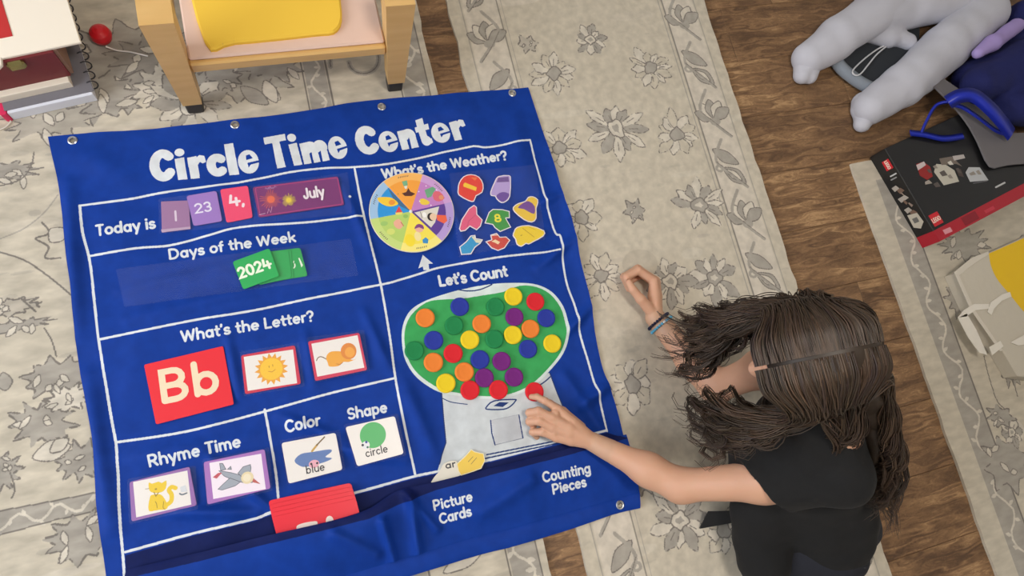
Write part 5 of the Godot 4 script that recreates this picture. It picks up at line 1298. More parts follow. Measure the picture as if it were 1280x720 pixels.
# ---------------------------------------------------------------- box and books, top left
func build_red_box_stack() -> void:
	var w := Vector2(0.996, -0.09); w = w.normalized()     # long direction of the stack
	var at := func(a: Vector2, y: float) -> Vector3: return Vector3(a.x, y, a.y)
	var slab := func(p: PackedVector2Array, y0: float, y1: float, ch: float) -> MB:
		var m := MB.new(); m.prism(p, y0, y1, ch)
		return m
	# spiral notebook at the bottom
	var nb := pts([-0.7232, -0.8834, -0.6047, -0.9044, -0.4171, -0.9326, -0.4277, -0.975, -0.4446, -1.1516, -0.7548, -1.0989])
	var f1 := Vector2(-0.6126, -0.9139); var f2 := Vector2(-0.4243, -0.9426)
	var d := (f2 - f1).normalized(); var up := Vector2(d.y, -d.x)
	var quad2 := func(x0: float, x1: float, z0: float, z1: float) -> PackedVector2Array: return PackedVector2Array([f2 + d * x0 + up * z0, f2 + d * x1 + up * z0, f2 + d * x1 + up * z1, f2 + d * x0 + up * z1])
	var n := thing("spiral_notebook", "white spiral notebook under the maroon box", "notebook", Vector3(f2.x, 0, f2.y))
	part(n, "pages", slab.call(quad2.call(-0.188, -0.012, 0.0, 0.3), 0.0005, 0.03, 0.002), mat(rgb(226, 228, 240), 0.8))
	part(n, "cover", slab.call(quad2.call(-0.192, -0.008, 0.006, 0.304), 0.03, 0.0325, 0.0006), mat(rgb(118, 116, 124), 0.6))
	part(n, "corner", slab.call(rounded(quad2.call(-0.203, -0.189, -0.002, 0.05), 0.005), 0.0005, 0.031, 0.001), mat(rgb(216, 40, 92), 0.5), "pink corner")
	for k in 10:
		var m := MB.new()
		var path := PackedVector3Array(); var rad := PackedFloat32Array()
		for i in 13:
			var a := TAU * i / 12.0
			var c: Vector2 = f2 + d * (-0.01 + cos(a) * 0.012) + up * (0.03 + k * 0.026)
			path.append(Vector3(c.x, 0.018 + sin(a) * 0.0165, c.y)); rad.append(0.0016)
		m.tube(path, rad, 6)
		part(n, "coil", m, mat(rgb(52, 52, 58), 0.4))
	# cream book on it
	var bk := thing("hardback_book", "cream book between the notebook and the maroon box", "book", at.call(f2 + d * -0.14 + up * 0.16, 0.0325))
	part(bk, "cover", slab.call(quad2.call(-0.36, -0.045, 0.026, 0.32), 0.033, 0.055, 0.0015), mat(rgb(236, 226, 210), 0.7))
	# maroon box with a cream flap lid and a brass button
	var bx := thing("maroon_box", "maroon keepsake box with a cream lid flap and brass button", "box", at.call(f2 + d * -0.14 + up * 0.2, 0.0555))
	part(bx, "body", slab.call(quad2.call(-0.4, -0.038, 0.04, 0.36), 0.0555, 0.149, 0.002), mat(rgb(112, 28, 34), 0.45))
	part(bx, "side_edge", slab.call(quad2.call(-0.038, -0.031, 0.045, 0.36), 0.0555, 0.147, 0.0015), mat(rgb(150, 118, 100), 0.7), "tan side edge")
	var lid := PackedVector2Array()
	for e in [[-0.4, 0.03], [-0.2, 0.045], [-0.185, 0.034], [-0.165, 0.028], [-0.15, 0.018], [-0.135, 0.03], [-0.132, 0.045], [0.02, 0.045], [0.022, 0.37], [-0.4, 0.37]]: lid.append(f2 + d * e[0] + up * e[1])
	part(bx, "lid", slab.call(lid, 0.1495, 0.156, 0.0015), mat(rgb(240, 230, 214), 0.65))
	part(bx, "lid_panel", slab.call(quad2.call(-0.39, -0.1, 0.09, 0.36), 0.156, 0.1575, 0.0005), mat(rgb(190, 40, 40), 0.6), "red lid panel")
	var bn := MB.new(); var bc: Vector2 = f2 + d * -0.115 + up * 0.037
	bn.cbox(Vector3(bc.x, 0.135, bc.y), Vector3(0.034, 0.024, 0.014), 0.005, Basis(Vector3.UP, -d.angle()))
	part(bx, "button", bn, mat(rgb(150, 140, 92), 0.25, 0.8), "brass button")
	# red toy on a white string
	var toy := thing("red_toy", "small red ball with a white string beside the stool", "toy", Vector3(-0.4058, 0, -1.0969))
	var tb := MB.new(); tb.lathe(Vector3(-0.4058, 0, -1.0969), pts([0.0, 0.0005, 0.012, 0.002, 0.021, 0.01, 0.024, 0.022, 0.021, 0.034, 0.012, 0.042, 0.0, 0.045]), 20)
	part(toy, "ball", tb, mat(rgb(206, 24, 36), 0.35))
	var sp := MB.new(); var path := smooth3([Vector3(-0.4012, 0.012, -1.0714), Vector3(-0.3807, 0.003, -1.0644), Vector3(-0.3519, 0.003, -1.0571), Vector3(-0.315, 0.003, -1.0424)], 6)
	var rd := PackedFloat32Array()
	for q in path: rd.append(0.002)
	sp.tube(path, rd, 6)
	part(toy, "string", sp, mat(rgb(236, 230, 226), 0.8))
	var lp := MB.new(); path = smooth3([Vector3(-0.6545, 0.003, -0.9257), Vector3(-0.6294, 0.003, -0.9244), Vector3(-0.6161, 0.003, -0.9128), Vector3(-0.6252, 0.003, -0.8981), Vector3(-0.6414, 0.003, -0.8924), Vector3(-0.6597, 0.003, -0.8988)], 6)
	rd = PackedFloat32Array()
	for q in path: rd.append(0.0013)
	lp.tube(path, rd, 6)
	var cord := part(self, "white_cord", lp, mat(rgb(226, 220, 212), 0.8))
	tag(cord, "thin white cord looped on the rug beside the notebook", "cord")

# ---------------------------------------------------------------- clothes on the wooden floor, top right
func build_clothes() -> void:
	var wv := FastNoiseLite.new(); wv.seed = 12; wv.frequency = 5.5; wv.fractal_octaves = 2
	var knit := bumpy(mat(rgb(196, 196, 206), 0.9), bump_tex(0.2, 3.0, 8), 18.0, 0.35)
	knit.rim_enabled = true; knit.rim = 0.3
	var g := thing("grey_sweater", "pale grey sweater with gathered cuffs lying on the wooden floor", "sweater", Vector3(1.9523, -0.008, -0.8923))
	var a := MB.new()
	nets(a, [["c", Vector3(1.4762, 0.03, -0.8274), Vector3(1.5792, 0.042, -0.8735), 0.046, 0.062], ["c", Vector3(1.5792, 0.042, -0.8735), Vector3(1.7831, 0.05, -0.9539), 0.062, 0.066]], 0.008, 0.012, wv, 0.007)
	part(g, "sleeve", a, knit)
	var ac := MB.new(); nets(ac, [["c", Vector3(1.4642, 0.018, -0.8094), Vector3(1.4456, 0.014, -0.782), 0.032, 0.024], ["c", Vector3(1.4803, 0.017, -0.7976), Vector3(1.4681, 0.014, -0.7741), 0.024, 0.02]], 0.006, 0.006, wv, 0.004)
	part(g, "cuff", ac, knit)
	var b := MB.new()
	nets(b, [["c", Vector3(1.6172, 0.034, -0.6391), Vector3(1.7413, 0.045, -0.6919), 0.05, 0.064], ["c", Vector3(1.7413, 0.045, -0.6919), Vector3(1.9432, 0.052, -0.7909), 0.064, 0.072], ["c", Vector3(1.9432, 0.052, -0.7909), Vector3(2.1528, 0.055, -0.9028), 0.072, 0.07]], 0.008, 0.012, wv, 0.008)
	part(g, "sleeve", b, knit)
	var bc := MB.new(); nets(bc, [["c", Vector3(1.5991, 0.02, -0.6437), Vector3(1.6135, 0.022, -0.6619), 0.03, 0.034], ["c", Vector3(1.5994, 0.016, -0.6142), Vector3(1.5888, 0.016, -0.6025), 0.03, 0.026]], 0.006, 0.008, wv, 0.004)
	part(g, "cuff", bc, knit)
	var bd := MB.new()
	nets(bd, [["c", Vector3(1.7063, 0.035, -0.8819), Vector3(1.7734, 0.032, -0.855), 0.03, 0.024], ["c", Vector3(1.7789, 0.035, -0.8748), Vector3(1.8448, 0.032, -0.8421), 0.03, 0.024], ["c", Vector3(1.7282, 0.05, -0.9308), Vector3(2.0842, 0.05, -0.9564), 0.06, 0.06], ["c", Vector3(1.791, 0.05, -1.0099), Vector3(2.1555, 0.05, -1.0396), 0.07, 0.07]], 0.009, 0.02, wv, 0.008)
	part(g, "body", bd, knit)
	# charcoal shorts with a grey waistband
	var s := thing("drawstring_shorts", "charcoal shorts with grey waistband and white drawstring between sweater sleeves", "shorts", Vector3(1.7369, -0.008, -0.8287))
	var cm := bumpy(mat(rgb(44, 48, 54), 0.9), bump_tex(0.2, 3.0, 9), 18.0, 0.3)
	var sb := MB.new()
	var sh := closed_smooth(pts([1.5746, -0.8393, 1.5927, -0.7885, 1.626, -0.7469, 1.672, -0.7146, 1.7333, -0.7181, 1.8268, -0.7734, 1.9064, -0.8494, 1.939, -0.9615, 1.8141, -1.0015, 1.6739, -0.9568]), 4)
	sb.prism(sh, -0.0078, 0.021, 0.006)
	part(s, "cloth", sb, cm)
	var wb := MB.new(); var path := smooth3([Vector3(1.575, 0.014, -0.8431), Vector3(1.5857, 0.014, -0.7957), Vector3(1.6163, 0.014, -0.7543), Vector3(1.651, 0.014, -0.7232), Vector3(1.6912, 0.013, -0.7028)], 6)
	var rd := PackedFloat32Array()
	for q in path: rd.append(0.02)
	wb.tube(path, rd, 14, 0.85)
	part(s, "waistband", wb, bumpy(mat(rgb(138, 146, 156), 0.9), bump_tex(0.2, 3.0, 10), 18.0, 0.4), "grey ribbed waistband")
	var dm := mat(rgb(214, 214, 218), 0.8)
	var ds := MB.new(); path = smooth3([Vector3(1.7631, 0.03, -0.8406), Vector3(1.7251, 0.027, -0.8299), Vector3(1.6674, 0.026, -0.8037), Vector3(1.6041, 0.035, -0.7673), Vector3(1.6053, 0.036, -0.7505), Vector3(1.6289, 0.034, -0.7544), Vector3(1.6781, 0.026, -0.7862), Vector3(1.7196, 0.026, -0.8146), Vector3(1.765, 0.03, -0.8377)], 6)
	rd = PackedFloat32Array()
	for q in path: rd.append(0.0024)
	ds.tube(path, rd, 6)
	part(s, "drawstring", ds, dm, "white drawstring loop")

# ---------------------------------------------------------------- toy box
func build_toy_box() -> void:
	var hh := 0.062
	var a := Vector2(1.6551, -0.2052); var b := Vector2(1.5877, -0.5013)
	var zd := (a - b).normalized(); var xd := Vector2(zd.y, -zd.x)
	if xd.x < 0: xd = -xd
	var dep := a.distance_to(b); var wid := 0.46
	var t := thing("toy_box", "flat black toy box with a red stripe and a white vehicle picture", "box", Vector3((a.x + b.x) * 0.5 + 0.2, 0, (a.y + b.y) * 0.5))
	var m := MB.new()
	m.prism(PackedVector2Array([a, a + xd * wid, b + xd * wid, b]), 0.0006, hh, 0.0012)
	part(t, "carton", m, mat(rgb(26, 26, 28), 0.32))
	# top print, x along the front edge, y towards the back (metres from the front left corner)
	var T := func(f: Array) -> PackedVector2Array:
		var r := PackedVector2Array()
		for i in range(0, f.size(), 2): r.append(a + xd * f[i] - zd * f[i + 1])
		return r
	var p := pen_mesh(hh + 0.0001)
	var red := rgb(176, 30, 48)
	p.poly(T.call([0.0, 0.0, wid, 0.0, wid, 0.034, 0.0, 0.034]), red)
	p.poly(T.call([0.03, 0.01, 0.06, 0.008, 0.06, 0.022, 0.03, 0.024]), rgb(222, 150, 158))
	p.poly(T.call([0.11, 0.004, 0.17, 0.004, 0.17, 0.03, 0.11, 0.03]), rgb(140, 24, 40)); p.poly(T.call([0.2, 0.008, 0.24, 0.008, 0.24, 0.018, 0.2, 0.018]), rgb(200, 60, 76))
	p.poly(T.call([0.012, 0.042, 0.048, 0.042, 0.048, 0.078, 0.012, 0.078]), rgb(206, 36, 48))
	var la: PackedVector2Array = T.call([0.014, 0.052, 0.046, 0.052])
	p.text("LEGO", la[0], la[1], 0.014, rgb(240, 220, 205), 0.2)
	# picture: a white and red brick vehicle
	p.poly(T.call([0.06, 0.19, 0.075, 0.17, 0.1, 0.172, 0.11, 0.2, 0.098, 0.222, 0.07, 0.225]), rgb(150, 34, 38)); p.poly(T.call([0.064, 0.206, 0.1, 0.21, 0.1, 0.222, 0.068, 0.222]), rgb(206, 190, 188))
	p.poly(T.call([0.112, 0.182, 0.118, 0.135, 0.175, 0.125, 0.182, 0.16, 0.165, 0.185, 0.135, 0.2]), rgb(196, 190, 176)); p.poly(T.call([0.15, 0.19, 0.2, 0.175, 0.215, 0.16, 0.2, 0.2, 0.155, 0.21]), rgb(120, 108, 98))
	p.poly(T.call([0.185, 0.14, 0.2, 0.13, 0.205, 0.155, 0.19, 0.165]), rgb(78, 66, 60)); p.poly(T.call([0.2, 0.186, 0.242, 0.178, 0.244, 0.19, 0.203, 0.2]), rgb(188, 180, 176))
	p.poly(T.call([0.21, 0.11, 0.275, 0.09, 0.272, 0.135, 0.235, 0.15, 0.214, 0.14]), rgb(188, 190, 192)); p.line(T.call([0.285, 0.062, 0.325, 0.062]), 0.005, rgb(200, 200, 200)); p.line(T.call([0.218, 0.102, 0.27, 0.09]), 0.002, rgb(120, 120, 124))
	p.poly(T.call([0.06, 0.16, 0.085, 0.155, 0.08, 0.168, 0.064, 0.168]), rgb(170, 160, 150))
	for e in [[0.088, 0.14, 0.018, 0.012], [0.13, 0.16, 0.02, 0.014], [0.15, 0.145, 0.012, 0.01], [0.176, 0.18, 0.014, 0.01], [0.19, 0.148, 0.01, 0.014], [0.225, 0.125, 0.02, 0.008], [0.252, 0.118, 0.012, 0.012], [0.12, 0.19, 0.012, 0.008], [0.094, 0.186, 0.01, 0.01]]:
		p.poly(T.call([e[0], e[1], e[0] + e[2], e[1] - 0.004, e[0] + e[2] * 0.9, e[1] + e[3], e[0] - 0.002, e[1] + e[3]]), [rgb(150, 142, 132), rgb(92, 84, 80), rgb(214, 208, 196)][int(e[0] * 1000) % 3])
	part(t, "top_print", p.mb, ink_sheet())
	# left side print: its own frame, x = towards the front, y = height
	var sd := pen_mesh(0.0001)
	sd.poly(pts([dep - 0.034, 0.0, dep, 0.0, dep, -hh, dep - 0.034, -hh]), red)
	sd.poly(pts([0.03, -0.028, 0.06, -0.028, 0.06, -0.054, 0.03, -0.054]), rgb(206, 36, 48))
	sd.text("LEGO", Vector2(0.032, -0.035), Vector2(0.058, -0.035), 0.012, rgb(240, 220, 205), 0.2)
	sd.line(pts([0.078, -0.03, 0.078, -0.052]), 0.004, rgb(206, 206, 206)); sd.line(pts([0.088, -0.026, 0.088, -0.046]), 0.004, rgb(150, 150, 150))
	for k in 9: sd.poly(pts([0.11 + k * 0.012, -0.012 - (k % 3) * 0.012, 0.124 + k * 0.012, -0.016 - (k % 3) * 0.012, 0.12 + k * 0.012, -0.036 - (k % 2) * 0.012, 0.108 + k * 0.012, -0.03 - (k % 2) * 0.01]), [rgb(176, 168, 158), rgb(120, 96, 82), rgb(150, 132, 120)][k % 3])
	sd.poly(pts([0.2, -0.012, 0.24, -0.01, 0.25, -0.03, 0.235, -0.05, 0.205, -0.046]), rgb(196, 188, 172)); sd.poly(pts([0.215, -0.02, 0.23, -0.02, 0.23, -0.038, 0.215, -0.038]), rgb(110, 108, 104))
	var so := MeshInstance3D.new()
	so.name = "side_print"; so.mesh = sd.mb.mesh(); so.material_override = ink_sheet()
	t.add_child(so, true)
	# local x -> zd, local y (print normal) -> -xd, local z -> down
	so.transform = Transform3D(Basis(Vector3(zd.x, 0, zd.y), Vector3(-xd.x, 0, -xd.y), Vector3.DOWN), Vector3(b.x, 0.0008, b.y) + Vector3(-xd.x, 0, -xd.y) * 0.0003 - t.position)
func ink_sheet() -> StandardMaterial3D:
	var m := mat(Color.WHITE, 0.4); m.vertex_color_use_as_albedo = true
	return m

# ---------------------------------------------------------------- navy bag
func build_navy_bag() -> void:
	var wv := FastNoiseLite.new(); wv.seed = 22; wv.frequency = 6.0; wv.fractal_octaves = 2
	var t := thing("nylon_bag", "navy blue nylon bag with bright blue straps behind the toy box", "bag", Vector3(2.3354, -0.008, -0.7048))
	var m := MB.new()
	nets(m, [["c", Vector3(1.9988, 0.05, -0.6859), Vector3(2.1994, 0.05, -0.7653), 0.05, 0.05], ["c", Vector3(2.1004, 0.07, -0.6567), Vector3(2.3924, 0.07, -0.738), 0.075, 0.08], ["c", Vector3(2.0507, 0.09, -0.5562), Vector3(2.3114, 0.08, -0.5423), 0.05, 0.075], ["c", Vector3(1.9606, 0.1, -0.6339), Vector3(2.1606, 0.1, -0.6871), 0.05, 0.07], ["c", Vector3(2.2876, 0.07, -0.836), Vector3(2.5528, 0.07, -0.8409), 0.075, 0.075]], 0.011, 0.03, wv, 0.012)
	part(t, "body", m, bumpy(mat(rgb(14, 22, 84), 0.85), bump_tex(0.1, 4.0, 14), 8.0, 0.4))
	var fl := MB.new()
	fl.prism(smooth(pts([1.8231, -0.6701, 1.8616, -0.6069, 1.8919, -0.5397, 1.9048, -0.4752, 1.9143, -0.3912, 1.9857, -0.3857, 2.2004, -0.3805, 2.2785, -0.4666, 2.0333, -0.4837, 1.9605, -0.5945, 1.8726, -0.6857]), 3), 0.07, 0.075, 0.001)
	part(t, "lining_flap", fl, mat(rgb(112, 108, 110), 0.8), "grey lining flap")
	var sm := mat(rgb(26, 44, 170), 0.35)
	var strap := func(p: Array, r: float) -> void:
		var path := smooth3(p, 7); var rd := PackedFloat32Array()
		for q in path: rd.append(r)
		var b := MB.new(); b.tube(path, rd, 8, 0.16)
		part(t, "strap", b, sm, "bright blue strap")
	strap.call([Vector3(1.7983, 0.12, -0.5901), Vector3(1.8242, 0.14, -0.5962), Vector3(1.8619, 0.15, -0.586), Vector3(1.9, 0.15, -0.5404), Vector3(1.951, 0.13, -0.4982), Vector3(2.0034, 0.1, -0.4701)], 0.021)
	strap.call([Vector3(1.8288, 0.1, -0.592), Vector3(1.8669, 0.1, -0.5768), Vector3(1.9076, 0.1, -0.5403), Vector3(1.9672, 0.09, -0.4931), Vector3(2.0175, 0.085, -0.4756)], 0.008)
	strap.call([Vector3(1.6846, 0.071, -0.5333), Vector3(1.7282, 0.072, -0.5217), Vector3(1.7926, 0.072, -0.5), Vector3(1.8638, 0.072, -0.4979)], 0.01)
	strap.call([Vector3(1.7221, 0.072, -0.5277), Vector3(1.7387, 0.085, -0.5548), Vector3(1.776, 0.1, -0.5935), Vector3(1.8021, 0.12, -0.5921)], 0.005)
	var li := MB.new(); nets(li, [["c", Vector3(1.9821, 0.115, -0.7355), Vector3(2.0505, 0.115, -0.7611), 0.018, 0.024], ["c", Vector3(2.0505, 0.115, -0.7611), Vector3(2.1779, 0.11, -0.8132), 0.024, 0.026]], 0.008, 0.012, wv, 0.006)
	var lo := thing("lilac_scarf", "lilac cloth tucked between grey sweater and navy bag", "scarf", Vector3(2.1961, -0.008, -0.8088))
	part(lo, "cloth", li, mat(rgb(168, 148, 206), 0.9))

# ---------------------------------------------------------------- paper bag
func build_paper_bag() -> void:
	var t := thing("paper_bag", "cream paper bag with big yellow disc and white handles", "bag", Vector3(1.8769, 0, 0.0081))
	var th := 0.045
	var paper := bumpy(mat(rgb(204, 196, 180), 0.75), bump_tex(0.03, 3.0, 16), 5.0, 0.3)
	var out := pts([1.6919, -0.1102, 1.8262, -0.1462, 2.0054, -0.1744, 2.4691, -0.2342, 2.4727, 0.2362, 1.9353, 0.2649, 1.7638, 0.2042, 1.7452, 0.1226, 1.7021, -0.0067])
	var m := MB.new(); m.prism(out, 0.001, th, 0.002)
	part(t, "sack", m, paper)
	# the front sheet stands a little proud at the mouth
	var fs := MB.new(); fs.prism(pts([1.6828, -0.1138, 1.7601, -0.1428, 1.826, -0.1505, 1.8217, -0.1415, 1.7572, -0.124, 1.6947, -0.102, 1.7032, -0.0014, 1.7463, 0.1277, 1.7347, 0.1276, 1.69, -0.004]), th, th + 0.002, 0.0004)
	part(t, "mouth_edge", fs, mat(rgb(216, 208, 194), 0.75))
	var p := pen_mesh(th + 0.0002)
	p.poly(smooth(pts([1.8251, -0.1439, 1.8168, -0.1137, 1.8167, -0.0822, 1.8243, -0.0543, 1.8423, -0.0172, 1.8681, 0.0403, 1.9036, 0.0902, 2.1969, 0.1303, 2.3862, -0.0877, 2.4663, -0.2292, 2.0042, -0.1721]), 4), rgb(240, 196, 16))
	part(t, "disc_print", p.mb, ink_sheet(), "yellow printed disc")
	var wm := mat(rgb(232, 226, 214), 0.8)
	var handle := func(q: Array) -> void:
		var b := MB.new()
		for s in q: b.prism(s, th + 0.002, th + 0.0035, 0.0004)
		part(t, "handle", b, wm, "white flat paper handle")
	handle.call([pts([1.6375, 0.0111, 1.6645, -0.0044, 1.7065, -0.0148, 1.7571, -0.0048, 1.751, 0.0081, 1.7039, 0.0034, 1.6645, 0.0142]), pts([1.6375, 0.0111, 1.671, 0.0062, 1.6828, 0.0548, 1.688, 0.1291, 1.665, 0.1174, 1.6471, 0.0704]), pts([1.703, 0.1095, 1.7477, 0.1005, 1.7513, 0.1173, 1.7036, 0.1324])])
	handle.call([pts([1.7775, 0.1113, 1.8452, 0.0998, 1.8947, 0.1029, 1.8861, 0.1199, 1.8343, 0.1278, 1.8027, 0.1258])])
	handle.call([pts([1.7416, 0.0156, 1.7645, -0.0081, 1.8126, -0.0225, 1.8431, -0.0238, 1.8422, -0.0096, 1.8043, -0.0051, 1.767, 0.0112, 1.7509, 0.0268])])

# ---------------------------------------------------------------- the child
func chain(pr: Array, p: Array, r: Array) -> void:
	for i in p.size() - 1: pr.append(["c", p[i], p[i + 1], r[i], r[i + 1]])
func build_person() -> void:
	var hc := Vector3(0.7772, 0.55, 0.014)
	var f := Vector3(-0.9, -0.43, -0.04).normalized()
	var ez := Vector3(0, 0, 1)
	var u := f.cross(ez).normalized()
	if u.y < 0: u = -u
	ez = u.cross(f).normalized()
	if ez.z < 0: ez = -ez
	var hb := Basis(ez, u, f)
	var sl := Vector3(0.8889, 0.365, 0.2541); var el := Vector3(0.6617, 0.13, 0.2226); var wl := Vector3(0.5184, 0.045, 0.0893)
	var sr := Vector3(0.915, 0.37, 0.0); var er := Vector3(0.85, 0.07, 0.035); var wr := Vector3(0.7621, 0.034, -0.1673)
	var nb := Vector3(0.865, 0.435, 0.115)
	var chest := Vector3(0.895, 0.31, 0.165); var belly := Vector3(0.94, 0.21, 0.27); var hip := Vector3(1.0, 0.13, 0.385)
	var who := thing("person", "child with long wavy brown hair in black shirt pointing at the chart", "person", Vector3(0.95, 0, 0.25))
	# ---- skin: torso, arms and neck, then head and hands on finer grids
	var body := MB.new()
	var pr := []
	chain(pr, [nb, chest, belly, hip], [0.05, 0.09, 0.085, 0.1])
	chain(pr, [sl, nb, sr], [0.045, 0.05, 0.045])
	chain(pr, [sl, sl.lerp(el, 0.45), el], [0.043, 0.042, 0.034]); chain(pr, [el, el.lerp(wl, 0.35), wl], [0.034, 0.0345, 0.0225])
	chain(pr, [sr, sr.lerp(er, 0.45), er], [0.043, 0.041, 0.034]); chain(pr, [er, er.lerp(wr, 0.35), wr], [0.036, 0.0375, 0.025])
	chain(pr, [nb, hc - u * 0.06 - f * 0.035], [0.044, 0.044])
	nets(body, pr, 0.0095, 0.03)
	# head
	pr = [["e", hc + u * 0.02 - f * 0.008, Vector3(0.069, 0.08, 0.087), hb], ["e", hc - u * 0.03 + f * 0.022, Vector3(0.056, 0.072, 0.062), hb], ["c", hc - u * 0.088 + f * 0.052, hc - u * 0.085 + f * 0.056, 0.018, 0.018],
		["c", hc + f * 0.082 - u * 0.008, hc + f * 0.094 - u * 0.034, 0.007, 0.0105], ["c", hc + f * 0.088 - u * 0.036 + ez * 0.008, hc + f * 0.088 - u * 0.036 - ez * 0.008, 0.0075, 0.0075],
		["c", hc + f * 0.078 - u * 0.062 + ez * 0.014, hc + f * 0.078 - u * 0.062 - ez * 0.014, 0.0065, 0.0065], ["c", hc + f * 0.074 - u * 0.071 + ez * 0.011, hc + f * 0.074 - u * 0.071 - ez * 0.011, 0.0065, 0.0065],
		["c", hc + f * 0.078 + u * 0.012 + ez * 0.034, hc + f * 0.082 + u * 0.012 + ez * 0.012, 0.007, 0.007], ["c", hc + f * 0.078 + u * 0.012 - ez * 0.034, hc + f * 0.082 + u * 0.012 - ez * 0.012, 0.007, 0.007],
		["e", hc - u * 0.012 + ez * 0.07 - f * 0.012, Vector3(0.009, 0.028, 0.017), hb], ["e", hc - u * 0.012 - ez * 0.07 - f * 0.012, Vector3(0.009, 0.028, 0.017), hb]]
	nets(body, pr, 0.0042, 0.012)
	# left hand, index finger reaching to the red chip
	pr = []
	var k1 := Vector3(0.4531, 0.05, -0.0031); var k2 := Vector3(0.432, 0.055, 0.0111); var k3 := Vector3(0.4276, 0.051, 0.0323); var k4 := Vector3(0.4335, 0.042, 0.0576)
	chain(pr, [el.lerp(wl, 0.8), wl], [0.0262, 0.0225])
	for k in [k1, k2, k3, k4]: chain(pr, [wl + (k - wl) * 0.08, wl.lerp(k, 0.6), k], [0.017, 0.0145, 0.0105])
	chain(pr, [k1.lerp(k2, 0.5), k3.lerp(k4, 0.5)], [0.011, 0.01])
	chain(pr, [k1, Vector3(0.4268, 0.048, -0.0301), Vector3(0.414, 0.034, -0.0437), Vector3(0.4038, 0.0225, -0.047)], [0.0095, 0.0083, 0.0075, 0.0066])
	chain(pr, [k2, Vector3(0.4046, 0.053, -0.0103), Vector3(0.3872, 0.037, -0.0116), Vector3(0.3949, 0.0215, -0.0032)], [0.0105, 0.0102, 0.0096, 0.0082])
	chain(pr, [k3, Vector3(0.4018, 0.05, 0.0113), Vector3(0.3831, 0.034, 0.0079), Vector3(0.3937, 0.0195, 0.0192)], [0.0105, 0.0102, 0.0095, 0.0082])
	chain(pr, [k4, Vector3(0.4052, 0.041, 0.0378), Vector3(0.3864, 0.027, 0.0328), Vector3(0.3959, 0.0155, 0.046)], [0.0098, 0.0094, 0.0086, 0.0074])
	chain(pr, [Vector3(0.5001, 0.036, 0.0487), Vector3(0.4695, 0.03, 0.0031), Vector3(0.4432, 0.025, -0.0225), Vector3(0.4231, 0.0215, -0.035)], [0.0125, 0.0098, 0.0082, 0.0068])
	nets(body, pr, 0.0031, 0.0042)
	# right hand resting loosely curled, thumb side up
	pr = []
	chain(pr, [er.lerp(wr, 0.8), wr], [0.029, 0.025])
	var q1 := Vector3(0.7778, 0.05, -0.2574); var q2 := Vector3(0.7886, 0.037, -0.2588); var q3 := Vector3(0.7961, 0.024, -0.2565); var q4 := Vector3(0.797, 0.013, -0.2505)
	for k in [q1, q2, q3, q4]: chain(pr, [wr + (k - wr) * 0.08, wr.lerp(k, 0.6), k], [0.017, 0.016, 0.012])
	chain(pr, [q1, Vector3(0.7424, 0.056, -0.29), Vector3(0.7076, 0.053, -0.2804), Vector3(0.7096, 0.047, -0.2564)], [0.0115, 0.0105, 0.0095, 0.008])
	chain(pr, [q2, Vector3(0.7492, 0.04, -0.2974), Vector3(0.7082, 0.038, -0.2843), Vector3(0.7138, 0.034, -0.2525)], [0.0115, 0.0105, 0.0095, 0.008])
	chain(pr, [q3, Vector3(0.7597, 0.0245, -0.2955), Vector3(0.7177, 0.0225, -0.2802), Vector3(0.7273, 0.0205, -0.249)], [0.0108, 0.0098, 0.009, 0.0076])
	chain(pr, [q4, Vector3(0.7693, 0.0105, -0.2845), Vector3(0.7319, 0.0095, -0.2723), Vector3(0.7349, 0.0095, -0.2438)], [0.0085, 0.0073, 0.0066, 0.006])
	chain(pr, [Vector3(0.751, 0.042, -0.1867), Vector3(0.7274, 0.056, -0.2173), Vector3(0.7108, 0.062, -0.244), Vector3(0.7048, 0.064, -0.2634)], [0.015, 0.0122, 0.0102, 0.0085])
	nets(body, pr, 0.0031, 0.0042)
	var skin := bumpy(mat(rgb(206, 158, 130), 0.55), bump_tex(0.1, 2.0, 31), 14.0, 0.15)
	skin.subsurf_scatter_enabled = true; skin.subsurf_scatter_strength = 0.12
	part(who, "body", body, skin)
	for s in [-1.0, 1.0]:
		var e := MB.new(); nets(e, [["c", hc + f * 0.073 - u * 0.002 + ez * (0.026 * s), hc + f * 0.0735 - u * 0.002 + ez * (0.026 * s), 0.0105, 0.0105]], 0.003, 0.001)
		var eo := part(who, "eye", e, mat(rgb(236, 232, 228), 0.2))
		var i := MB.new(); nets(i, [["c", hc + f * 0.08 - u * 0.003 + ez * (0.026 * s), hc + f * 0.0802 - u * 0.003 + ez * (0.026 * s), 0.0055, 0.0055]], 0.002, 0.001)
		part(eo, "iris", i, mat(rgb(66, 44, 30), 0.2))
	var mo := MB.new()
	mo.tube(PackedVector3Array([hc + f * 0.0825 - u * 0.0665 + ez * 0.017, hc + f * 0.086 - u * 0.0668, hc + f * 0.0825 - u * 0.0665 - ez * 0.017]), PackedFloat32Array([0.0012, 0.002, 0.0012]), 6)
	part(who, "mouth", mo, mat(rgb(176, 92, 88), 0.5))
	# ---- shirt and trousers
	var wv := FastNoiseLite.new(); wv.seed = 17; wv.frequency = 7.0; wv.fractal_octaves = 2
	var sh := MB.new()
	pr = []
	chain(pr, [nb - Vector3(0, 0.03, 0), chest, belly, hip + Vector3(-0.01, 0.0, 0.0)], [0.075, 0.108, 0.106, 0.116])
	chain(pr, [sl + Vector3(0, 0.004, 0), nb - Vector3(0, 0.02, 0), sr], [0.058, 0.06, 0.058])
	var se := sl.lerp(el, 0.42); var sn := (el - sl).normalized()
	sn = (sn + Vector3(0, 0, 0.6)).normalized()
	pr.append(["c", sl, sl.lerp(el, 0.7), 0.06, 0.056, Plane(sn, sn.dot(se))])
	se = sr.lerp(er, 0.32); sn = (er - sr).normalized()
